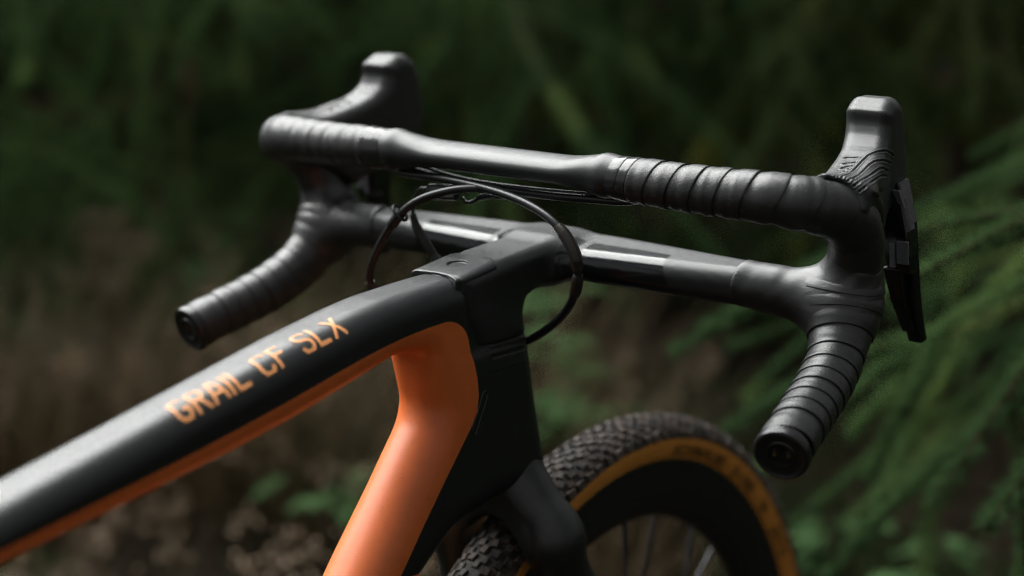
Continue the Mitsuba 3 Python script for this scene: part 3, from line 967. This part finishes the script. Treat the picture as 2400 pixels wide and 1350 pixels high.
def at(D, L, z=GROUND):
    """A place D metres ahead of the photographer's stand and L metres to the right."""
    q = EYE[:2] + D * VF + L * VR
    return np.array([q[0], q[1], z])


def ground_z(x, y):
    p = np.stack([x * .55, y * .55, 0 * x], -1)
    q = np.stack([x * 3.1, y * 3.1, 0 * x + 4], -1)
    near = np.clip(np.hypot(x - .1, y + 0.0) / 1.2 - .5, 0, 1)
    return GROUND - .004 + near * ((meshkit.fbm(p, 3) - .5) * .16 + (meshkit.fbm(q, 3, 3) - .5) * .06)


def ground_color(p, n, uv):
    a = fbm(p.x * 2.1, p.y * 2.1, 3.0)
    b = fbm(p.x * 38, p.y * 38, 1.0)
    soil = mix((.007, .006, .0045), (.018, .015, .010), b)
    moss = mix((.005, .008, .0035), (.010, .015, .006), b)
    return mix(soil, moss, smoothstep(.45, .62, a))


def ground_bump(p, n, uv):
    return fbm(p.x * 45, p.y * 45, 0.0)


scene['forest_soil'] = {'type': 'bumpmap', 'texture': proc(ground_bump, 2e-3), 'scale': .02, 'bsdf': {'type': 'diffuse', 'reflectance': proc(ground_color)}}
gx = np.concatenate([-np.geomspace(8, 160, 22)[::-1], np.linspace(-7.8, 7.8, 261), np.geomspace(8, 160, 22)])
X, Y = np.meshgrid(gx + 1.5, gx + 1.2, indexing='ij')
Z = ground_z(X.ravel(), Y.ravel()).reshape(X.shape)
m_, n_ = X.shape
i, j = np.meshgrid(np.arange(m_ - 1), np.arange(n_ - 1), indexing='ij')
a = (i * n_ + j).ravel()
add('ground', (np.stack([X, Y, Z], -1).reshape(-1, 3), tri(np.stack([a, a + n_, a + n_ + 1, a + 1], 1))), 'forest_soil', True)
labels['ground'] = {'label': 'dark forest floor of soil and moss', 'category': 'ground', 'kind': 'structure'}


def needle_color(base, tip, fresh):
    def fn(p, n, uv):
        a = fbm(p.x * 2.3, p.y * 2.3, p.z * 2.3)
        c = mix(base, tip, smoothstep(.38, .68, a))
        return mix(c, fresh, smoothstep(.62, .80, noise(p.x * 7, p.y * 7, p.z * 7)) * .8) * (.8 + .4 * noise(p.x * 190, p.y * 190, p.z * 190))
    return fn


def leafy(fn, rough=.5):
    return {'type': 'twosided', 'bsdf': {'type': 'principled', 'base_color': proc(fn) if callable(fn) else {'type': 'rgb', 'value': list(fn)}, 'roughness': rough, 'specular': .15}}


def needle_bsdf(fn):
    return {'type': 'principledthin', 'base_color': proc(fn), 'roughness': .55, 'diff_trans': .9, 'spec_trans': 0.0, 'eta': 1.25}


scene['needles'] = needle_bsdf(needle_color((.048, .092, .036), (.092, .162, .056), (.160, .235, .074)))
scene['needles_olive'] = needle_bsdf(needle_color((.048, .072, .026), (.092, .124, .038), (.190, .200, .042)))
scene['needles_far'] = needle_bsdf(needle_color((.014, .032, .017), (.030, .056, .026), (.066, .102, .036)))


def bark_color(p, n, uv):
    return mix((.030, .023, .018), (.075, .058, .044), fbm(p.x * 30, p.y * 30, p.z * 9))


scene['bark'] = {'type': 'diffuse', 'reflectance': proc(bark_color)}
scene['twig_bark'] = {'type': 'diffuse', 'reflectance': {'type': 'rgb', 'value': [.050, .033, .022]}}


def strand_needles(C, tn, density, ln, wd, r_, fan=1.0):
    """Needles round a strand, forward-leaning, one slim triangle each."""
    S = np.concatenate([[0], np.cumsum(np.linalg.norm(np.diff(C, axis=0), axis=1))])
    k = max(6, int(S[-1] * density))
    s = r_.random(k) * S[-1]
    c = np.stack([np.interp(s, S, C[:, q]) for q in range(3)], 1)
    t = unit(np.stack([np.interp(s, S, tn[:, q]) for q in range(3)], 1))
    phi = r_.random(k) * 2 * np.pi
    u = unit(np.cross(t, [0, 0, 1.0])); v = np.cross(u, t)
    rad = u * np.cos(phi)[:, None] + v * (np.sin(phi) * .75 + .25)[:, None]
    lean = r_.uniform(.55, 1.05, k)[:, None]
    d = unit(t * lean + rad)
    L = (ln * r_.uniform(.75, 1.15, k) * np.clip((S[-1] - s) / .02 + .55, .55, 1))[:, None]
    w = unit(np.cross(d, r_.normal(size=(k, 3)))) * wd * .5
    V = np.stack([c - w, c + w, c + d * L], 1).reshape(-1, 3)
    return V, np.arange(3 * k).reshape(-1, 3)


def bough(seed, twig_gap=.080, density=1700, ln=.0165, wd=.0024, tert=True):
    """A spruce bough one metre long along +x: bark strands and needles, drooping side twigs."""
    r_ = np.random.default_rng(seed)
    bark, need = [], []
    xs = np.linspace(0, 1, 26)
    main = np.stack([xs, .05 * np.sin(xs * 5 + seed), .10 * xs - .30 * xs ** 2 + .06 * xs ** 4], 1)
    tn = unit(np.gradient(main, axis=0))
    bark.append(tube(main, np.linspace(.009, .0016, 8), 6, 26))
    need.append(strand_needles(main[8:], tn[8:], density, ln, wd, r_))
    x, side = .12, 1
    while x < .97:
        i = int(x * 25)
        base, t = main[i], tn[i]
        s = np.array([-t[1], t[0], 0]) * side
        L = (.48 * (1 - x) ** .6 + .08) * r_.uniform(.65, 1.1) * min(1, .45 + 2.2 * x)
        ang = math.radians(r_.uniform(32, 52))
        d0 = unit(t * math.cos(ang) + s * math.sin(ang) + [0, 0, r_.uniform(-.25, .12)])
        q = np.linspace(0, 1, 9)[:, None]
        C = base + d0 * q * L + np.array([0, 0, -1]) * (q ** 2) * L * r_.uniform(.18, .55) + t * q ** 2 * L * .12
        ct = unit(np.gradient(C, axis=0))
        bark.append(tube(C, np.linspace(.0030, .0010, 5), 4, 9))
        need.append(strand_needles(C, ct, density, ln, wd, r_))
        if tert and L > .13:
            for k in range(int(L / .14)):
                f = r_.uniform(.2, .85); ii = int(f * 8)
                l2 = L * (1 - f) * .75 * r_.uniform(.6, 1.1) + .02
                s2 = unit(np.cross(ct[ii], [0, 0, 1.0])) * r_.choice([-1, 1])
                d2 = unit(ct[ii] * .75 + s2 * .7 + [0, 0, r_.uniform(-.35, .05)])
                C2 = C[ii] + d2 * np.linspace(0, 1, 6)[:, None] * l2 + np.array([0, 0, -1]) * (np.linspace(0, 1, 6)[:, None] ** 2) * l2 * .3
                need.append(strand_needles(C2, unit(np.gradient(C2, axis=0)), density, ln, wd, r_))
        x += twig_gap * r_.uniform(.7, 1.3); side = -side
    return join(bark), join(need)


def spray(seed, density=3600, ln=.0175, wd=.0018, gap=.15):
    """An open bough: a few long, bottle-brush strands with air between them."""
    r_ = np.random.default_rng(seed)
    bark, need = [], []
    xs = np.linspace(0, 1, 26)
    main = np.stack([xs, .06 * np.sin(xs * 4 + seed), .10 * xs - .30 * xs ** 2 + .06 * xs ** 4], 1)
    tn = unit(np.gradient(main, axis=0))
    bark.append(tube(main, np.linspace(.008, .0016, 8), 6, 26))
    need.append(strand_needles(main[9:], tn[9:], density, ln, wd, r_))
    x, side = .30, 1
    while x < .93:
        i = int(x * 25); base, t = main[i], tn[i]
        s = np.array([-t[1], t[0], 0]) * side
        L = (.42 * (1 - x) ** .7 + .11) * r_.uniform(.75, 1.2)
        ang = math.radians(r_.uniform(38, 60))
        d0 = unit(t * math.cos(ang) + s * math.sin(ang) + [0, 0, r_.uniform(-.35, .05)])
        q = np.linspace(0, 1, 11)[:, None]
        C = base + d0 * q * L + np.array([0, 0, -1]) * (q ** 2) * L * r_.uniform(.25, .7) + t * q ** 2 * L * .15
        ct = unit(np.gradient(C, axis=0))
        bark.append(tube(C, np.linspace(.0030, .0010, 5), 4, 11))
        need.append(strand_needles(C, ct, density, ln, wd, r_))
        for f in ((.45,) if L > .26 else ()):
            ii = int(f * 10); l2 = L * (1 - f) * r_.uniform(.7, 1.0)
            s2 = unit(np.cross(ct[ii], [0, 0, 1.0])) * r_.choice([-1, 1])
            d2 = unit(ct[ii] * .8 + s2 * .65 + [0, 0, -.15])
            C2 = C[ii] + d2 * np.linspace(0, 1, 7)[:, None] * l2 + np.array([0, 0, -1]) * (np.linspace(0, 1, 7)[:, None] ** 2) * l2 * .3
            need.append(strand_needles(C2, unit(np.gradient(C2, axis=0)), density, ln, wd, r_))
        x += gap * r_.uniform(.75, 1.25); side = -side
    return join(bark), join(need)


PROTO = {}
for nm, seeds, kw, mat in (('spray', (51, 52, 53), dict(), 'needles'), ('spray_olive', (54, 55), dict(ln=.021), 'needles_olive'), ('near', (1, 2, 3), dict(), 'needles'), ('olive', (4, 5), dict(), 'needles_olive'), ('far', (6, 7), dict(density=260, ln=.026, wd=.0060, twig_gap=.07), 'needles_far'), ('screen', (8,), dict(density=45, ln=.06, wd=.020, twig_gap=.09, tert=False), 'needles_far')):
    for k, sd in enumerate(seeds):
        b_, n_2 = spray(sd, **kw) if nm.startswith('spray') else bough(sd, **kw)
        scene[f'bough_{nm}_{k}'] = {'type': 'shapegroup', 'needles': mikit.ply(n_2, mat, smooth=False)}
        scene[f'bough_wood_{nm}_{k}'] = {'type': 'shapegroup', 'wood': mikit.ply(b_, 'twig_bark', smooth=True)}
        PROTO.setdefault(nm, []).append(k)


def place_bough(tree, nm, k, start, tip, roll=0.0, wood=True):
    d = np.asarray(tip) - np.asarray(start)
    L = np.linalg.norm(d)
    # a bough droops: aim its chord, (1, 0, -.14), at the tip
    x = unit(d); s = unit(np.cross([0, 0, 1.0], x)); z = np.cross(x, s)
    R = np.stack([x, s, z], 1)
    c, si = math.cos(.14), math.sin(.14)
    R = R @ np.array([[c, 0, -si], [0, 1, 0], [si, 0, c]]) @ np.array([[1, 0, 0], [0, math.cos(roll), -math.sin(roll)], [0, math.sin(roll), math.cos(roll)]])
    M = np.eye(4); M[:3, :3] = R * L; M[:3, 3] = start
    key = numbered(f'{tree}__branch')
    scene[key] = {'type': 'instance', 'group': {'type': 'ref', 'id': f'bough_{nm}_{k}'}, 'to_world': T(M)}
    if wood:
        scene[f'{key}__wood'] = {'type': 'instance', 'group': {'type': 'ref', 'id': f'bough_wood_{nm}_{k}'}, 'to_world': T(M)}


def spruce(name, base, height, reach, nm, count, label, seed, group=None, explicit=(), low=.12, aim=None, top=1.0):
    r_ = np.random.default_rng(seed)
    base = np.array([base[0], base[1], ground_z(np.array([base[0]]), np.array([base[1]]))[0]])
    key = numbered(name)
    labels[key] = {'label': label, 'category': 'tree'}
    if group:
        labels[key]['group'] = group
    rad = .018 * height + .012
    zs = np.linspace(-.1, height, 9)
    tr = np.stack([base[0] + .03 * np.sin(zs * 1.3 + seed), base[1] + .03 * np.cos(zs * 1.1 + seed), base[2] + zs], 1)
    scene[f'{key}__trunk'] = mikit.ply(tube(tr, np.linspace(rad, .008, 9), 12, 40), 'bark', smooth=True)
    for start_z, tip in explicit:
        sp_ = 'spray_olive' if nm == 'olive' else 'spray'
        place_bough(key, sp_, int(r_.integers(len(PROTO[sp_]))), [base[0], base[1], start_z], tip, r_.uniform(-.3, .3))
    ga = 2.39996
    for i in range(count):
        f = low + (top - low) * (i + r_.random()) / count
        h = f * height
        az = i * ga + r_.normal(0, .25)
        if aim is not None and i % 2 == 0:
            az = aim + r_.normal(0, .75)
        L = reach * (1 - f) ** .8 * r_.uniform(.75, 1.12) + .15
        d = np.array([math.cos(az), math.sin(az), r_.uniform(-.30, -.02) if f < .5 else r_.uniform(-.1, .35)])
        s = base + [0, 0, h]
        tip = s + unit(d) * L
        tip[2] = max(tip[2], GROUND + .12)
        place_bough(key, nm, int(r_.integers(len(PROTO[nm]))), s, tip, r_.uniform(-.35, .35), nm not in ('screen',))
    return key


back = YAW + math.pi
A1 = at(2.35, 1.30)
T1 = [(-.05, at(1.50, .335, -.161)), (-.12, at(1.75, .303, -.352)), (-.02, at(1.58, .375, -.330)), (.02, at(1.48, .415, -.310)), (-.15, at(1.95, .40, -.300)), (-.08, at(2.20, .489, -.291)), (-.25, at(2.20, .272, -.385)), (-.02, at(2.40, .440, -.315)), (-.28, at(1.95, .36, -.50)), (-.35, at(1.75, .50, -.52)), (.06, at(2.5, .62, -.24))]
T1 = [T1[k] for k in (0, 1, 2, 3, 5, 6, 8, 10)]
spruce('spruce_tree', A1, 2.2, 1.0, 'near', 6, 'nearest green spruce, its long boughs reaching in behind the right brake lever', 11, explicit=T1, aim=back + .8, low=.04)
A2 = at(4.20, 1.05)
T2 = [(.10, at(3.4, .392, -.279)), (.08, at(3.2, .749, -.315)), (-.02, at(3.2, .332, -.417)), (.0, at(3.2, .837, -.370)), (.15, at(3.5, .58, -.22)), (-.1, at(3.3, .56, -.46)), (.2, at(3.6, .95, -.20)), (.05, at(3.6, 1.0, -.33)), (.2, at(3.5, .78, -.18))]
spruce('spruce_tree', A2, 2.5, 1.25, 'olive', 30, 'olive green spruce behind the right brake hood', 12, explicit=T2, aim=back)
A3 = at(4.40, .10)
T3 = [(-.02, at(3.0, .100, -.403)), (.02, at(3.4, .078, -.398)), (.15, at(3.6, -.095, -.255)), (.1, at(3.5, .30, -.30)), (.0, at(3.4, .22, -.46)), (.18, at(3.5, .12, -.20)), (.1, at(3.6, -.22, -.36))]
spruce('spruce_tree', A3, 2.4, 1.2, 'near', 30, 'dark green spruce behind the middle of the upper handlebar', 13, explicit=T3, aim=back)
A4 = at(4.70, -.85)
T4 = [(.12, at(3.6, -.825, -.291)), (.15, at(3.6, -.935, -.271)), (.16, at(3.6, -.412, -.211)), (.05, at(3.8, -.593, -.328)), (.2, at(3.7, -.33, -.17)), (.05, at(3.9, -.70, -.26))]
spruce('spruce_tree', A4, 2.4, 1.3, 'near', 34, 'shaded spruce in the far left background above the dry flower heads', 14, explicit=T4, aim=back)
spruce('spruce_tree', at(4.1, -1.55), 2.0, 1.2, 'near', 26, 'shaded spruce at the left edge, low boughs hanging behind the seed heads', 15, explicit=[(-.1, at(3.5, -.75, -.50)), (-.05, at(3.55, -.95, -.40)), (-.2, at(3.6, -.62, -.58))], aim=back - .6, low=.03)
spruce('spruce_tree', at(4.5, -.35), 1.7, 1.0, 'near', 22, 'low shaded spruce in the dark gap left of the far brake hood', 16, aim=back, low=.02)
BACK = {24: 'dark spruce of the nearer back row, leftmost', 23: 'dark spruce of the nearer back row, second from the left', 22: 'dark spruce of the nearer back row, third from the left', 21: 'dark spruce of the nearer back row, rightmost',
        25: 'dark spruce of the farthest row, leftmost', 26: 'dark spruce of the farthest row, second from the left', 27: 'dark spruce of the farthest row, middle one', 28: 'dark spruce of the farthest row, fourth from the left', 29: 'dark spruce of the farthest row, rightmost'}
for D, L, h, sd in ((5.7, 1.95, 2.9, 21), (6.1, .55, 2.8, 22), (6.2, -.55, 2.8, 23), (6.0, -1.75, 2.7, 24), (6.9, -2.6, 3.2, 25), (7.2, -1.2, 3.2, 26), (7.3, .0, 3.3, 27), (7.2, 1.3, 3.3, 28), (6.9, 2.7, 3.2, 29)):
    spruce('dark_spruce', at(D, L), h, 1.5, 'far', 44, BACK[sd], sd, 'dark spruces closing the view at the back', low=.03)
BLOCKERS = {31: 'tall unseen spruce added to block light right of the view, beside the nearest spruce', 32: 'tall unseen spruce added to block light to the right of the bicycle', 33: 'tall unseen spruce added to block light at the right hand of the photographer', 34: 'tall unseen spruce added to block light behind the right shoulder of the photographer', 35: 'tall unseen spruce added to block light straight behind the photographer',
         36: 'tall unseen spruce added to block light behind the left shoulder of the photographer', 37: 'tallest unseen spruce added to block light, second row, far behind on the right', 38: 'tallest unseen spruce added to block light, second row, far to the right'}
for D, L, h, sd in ((3.6, 3.0, 6.5, 31), (1.6, 3.4, 6.5, 32), (-.6, 3.6, 6.5, 33), (-2.6, 3.0, 7, 34), (-3.4, .9, 7, 35), (-3.6, -1.4, 6.5, 36), (-2.4, 4.6, 7, 37), (.6, 4.8, 7.5, 38)):
    spruce('unseen_blocker_spruce', at(D, L), h, 1.6, 'screen', 60, BLOCKERS[sd], sd, 'unseen spruces added outside the picture to block light', low=.02)  # out of view, added to block low light and darken reflections on the bicycle


# dry grass: one mass of straw and green blades
def blades(n, r_, area, hmin, hmax, wd):
    D = r_.uniform(*area[0], n); L = r_.uniform(*area[1], n)
    q = EYE[:2] + D[:, None] * VF + L[:, None] * VR
    dens = meshkit.fbm(np.stack([q[:, 0] * 1.6, q[:, 1] * 1.6, 0 * D], 1), 2, 5)
    keep = (r_.random(n) < np.clip((dens - .30) * 4.0, .05, 1)) & (np.abs(q[:, 1]) > .16 + .10 * r_.random(n))
    q = q[keep]; n = len(q)
    h = r_.uniform(hmin, hmax, n) * (.6 + .8 * dens[keep])
    z0 = ground_z(q[:, 0], q[:, 1])
    az = r_.uniform(0, 2 * np.pi, n); bend = r_.uniform(.08, .65, n) * h
    dirv = np.stack([np.cos(az), np.sin(az), 0 * az], 1); sd = np.stack([-np.sin(az), np.cos(az), 0 * az], 1)
    V = []
    for f in (0, .4, .75, 1):
        c = np.stack([q[:, 0], q[:, 1], z0 - .01 + h * f * (1 - .12 * f)], 1) + dirv * (bend * f ** 2)[:, None]
        w = (wd * (1 - f * .9))
        V += [c - sd * w, c + sd * w]
    V = np.stack(V, 1)
    base = np.array([[0, 1, 3], [0, 3, 2], [2, 3, 5], [2, 5, 4], [4, 5, 7], [4, 7, 6]])
    F = (np.arange(n)[:, None, None] * 8 + base).reshape(-1, 3)
    return V.reshape(-1, 3), F, np.repeat(r_.random(n), 8), V[:, 6:].mean(1), h


def straw_color(p, n, uv):
    a = noise(p.x * 55, p.y * 55, 0.0)
    g = smoothstep(.50, .66, fbm(p.x * 1.8 + 3, p.y * 1.8, 0.0))
    return mix(mix((.030, .021, .011), (.085, .060, .032), a), mix((.012, .022, .008), (.024, .038, .014), a), g * .8)


scene['straw'] = leafy(straw_color, .6)
r1 = np.random.default_rng(77)
gs = [blades(9000, r1, ((1.9, 3.1), (-1.4, .25)), .10, .30, .0016), blades(1800, r1, ((3.1, 3.6), (-1.3, .4)), .06, .16, .0018), blades(3500, r1, ((1.9, 4.6), (.2, 1.4)), .05, .12, .0018)]
add('dry_grass', join([(g[0], g[1]) for g in gs]), 'straw', False)
labels['dry_grass'] = {'label': 'dry straw coloured grass and sparse green blades on the forest floor', 'category': 'grass', 'kind': 'stuff'}
scene['pale_straw'] = leafy((.17, .125, .07), .6)
gs = blades(4200, r1, ((1.9, 3.1), (-1.1, .15)), .18, .42, .0013)
add('dry_stalks', (gs[0], gs[1]), 'pale_straw', False)
labels['dry_stalks'] = {'label': 'scattered pale dry stalks standing above the brown grass', 'category': 'grass', 'kind': 'stuff'}
ball = trimesh.creation.icosphere(0, 1.0)


def seed_plant(key, D, L, height, heads, spread, r_, size):
    base = at(D, L); base[2] = ground_z(base[:1], base[1:2])[0]
    for k in range(heads):
        tip = base + [r_.normal(0, spread), r_.normal(0, spread), height * r_.uniform(.55, 1.05)]
        mid = (base + tip) / 2 + [0, 0, height * .12]
        add(f'{key}__stem', tube([base + r_.normal(0, .01, 3) * [1, 1, 0], mid, tip], [.0013, .0009], 5, 8), 'dry_stem')
        for _ in range(r_.integers(7, 13)):
            c = tip + r_.normal(0, .014, 3) + [0, 0, -.012]
            add(f'{key}__flower_head', (ball.vertices * (size * r_.uniform(.6, 1.2)) * [1, 1, 1.2] + c, ball.faces), 'seed_head')


def rust_color(p, n, uv):
    return mix((.20, .13, .080), (.42, .33, .24), noise(p.x * 130, p.y * 130, p.z * 130))


scene['seed_head'] = leafy(rust_color, .7)
scene['dry_stem'] = leafy((.060, .040, .024), .7)
r2 = np.random.default_rng(99)
SEEDS = [(2.25, -.30, .20, 9, .06, 'pale seed heads nearest to the camera, below the middle of the top tube'), (2.35, -.62, .22, 9, .07, 'pale brown seed heads near the left edge, under the top tube'), (2.3, -.08, .18, 7, .05, 'seed heads at the bottom, just left of the orange down tube'), (3.4, -.72, .36, 8, .05, 'tall rusty plume of seed heads in the dark, left of the far drop bar end'),(3.6, -.76, .26, 8, .06, 'tallest rust brown flower head plant, left of the far drop bar'), (3.3, -.52, .20, 10, .07, 'rust brown seed heads just under the tip of the far drop bar'),
         (3.0, -.36, .27, 12, .07, 'pale pinkish seed heads below the top tube, next to the orange down tube'), (3.3, -.93, .16, 7, .06, 'brown seed heads at the left edge, above the top tube'),
         (2.75, -.40, .22, 12, .08, 'brown seed heads under the lettering of the top tube'), (2.5, -.52, .20, 10, .07, 'low brown seed heads near the bottom left corner'),
         (2.9, .19, .22, 8, .05, 'pale brown seed heads above the front tyre'), (2.62, -.22, .20, 10, .07, 'brown seed heads close beside the orange down tube'), (3.1, -.66, .18, 8, .08, 'dark brown seed heads above the middle of the top tube')]
for D, L, h, hd, sp_, lab in SEEDS:
    key = numbered('seed_head_plant')
    labels[key] = {'label': lab, 'category': 'wild plant'}
    seed_plant(key, D, L, h, hd, sp_, r2, .0042)


def leaf_color(p, n, uv):
    return mix((.050, .105, .042), (.105, .185, .075), noise(p.x * 40, p.y * 40, p.z * 40))


scene['broad_leaf'] = needle_bsdf(leaf_color)


def leaf(c, d, up, L, W):
    d = unit(d); s = unit(np.cross(up, d)); u = np.cross(d, s)
    prof = [(0, .0), (.18, .62), (.42, 1.0), (.68, .78), (.88, .36), (1, 0.02)]
    V = []
    for f, w in prof:
        q = c + d * L * f - u * L * .25 * f * f
        V += [q - s * W * w * .5 + u * W * w * .14, q, q + s * W * w * .5 + u * W * w * .14]
    F = []
    for k in range(len(prof) - 1):
        a = 3 * k
        F += [[a, a + 1, a + 4], [a, a + 4, a + 3], [a + 1, a + 2, a + 5], [a + 1, a + 5, a + 4]]
    return np.array(V), np.array(F)


LEAFY = [(3.0, .05, .30, 16, .055, 'bushy green broad-leaved plant below the loop of brake hose'), (2.75, .02, .26, 16, .05, 'green broad-leaved plant beside the head tube'), (2.75, .13, .22, 14, .05, 'green leaves right above the front tyre'),
         (4.0, -.64, .26, 7, .06, 'small bright green plant left of the far drop bar'), (3.75, -.56, .20, 5, .05, 'small green plant just above the far drop bar'), (2.4, .53, .12, 9, .05, 'low grey green leaves at the bottom right, beyond the front wheel'),
         (2.55, .47, .12, 9, .045, 'low dim leaves under the end of the near drop bar'), (2.6, -.30, .14, 6, .04, 'few green leaves in the grass left of the down tube')]
for D, L, h, nl, sz, lab in LEAFY:
    base = at(D, L); base[2] = ground_z(base[:1], base[1:2])[0]
    key = numbered('broad_leaf_plant')
    labels[key] = {'label': lab, 'category': 'plant'}
    for k in range(nl):
        az = r2.uniform(0, 2 * np.pi); tip = base + [math.cos(az) * sz * r2.uniform(.3, 1.6), math.sin(az) * sz * r2.uniform(.3, 1.6), h * r2.uniform(.35, 1.1)]
        add(f'{key}__stem', tube([base, (base + tip) / 2 + [0, 0, .02], tip], [.0016, .001], 5, 8), 'dry_stem')
        for q in range(3):
            a2 = az + (q - 1) * 1.0
            add(f'{key}__leaf', leaf(tip, [math.cos(a2), math.sin(a2), r2.uniform(-.3, .3)], [0, 0, 1.0], sz * r2.uniform(.8, 1.25), sz * r2.uniform(.5, .7)), 'broad_leaf', True)
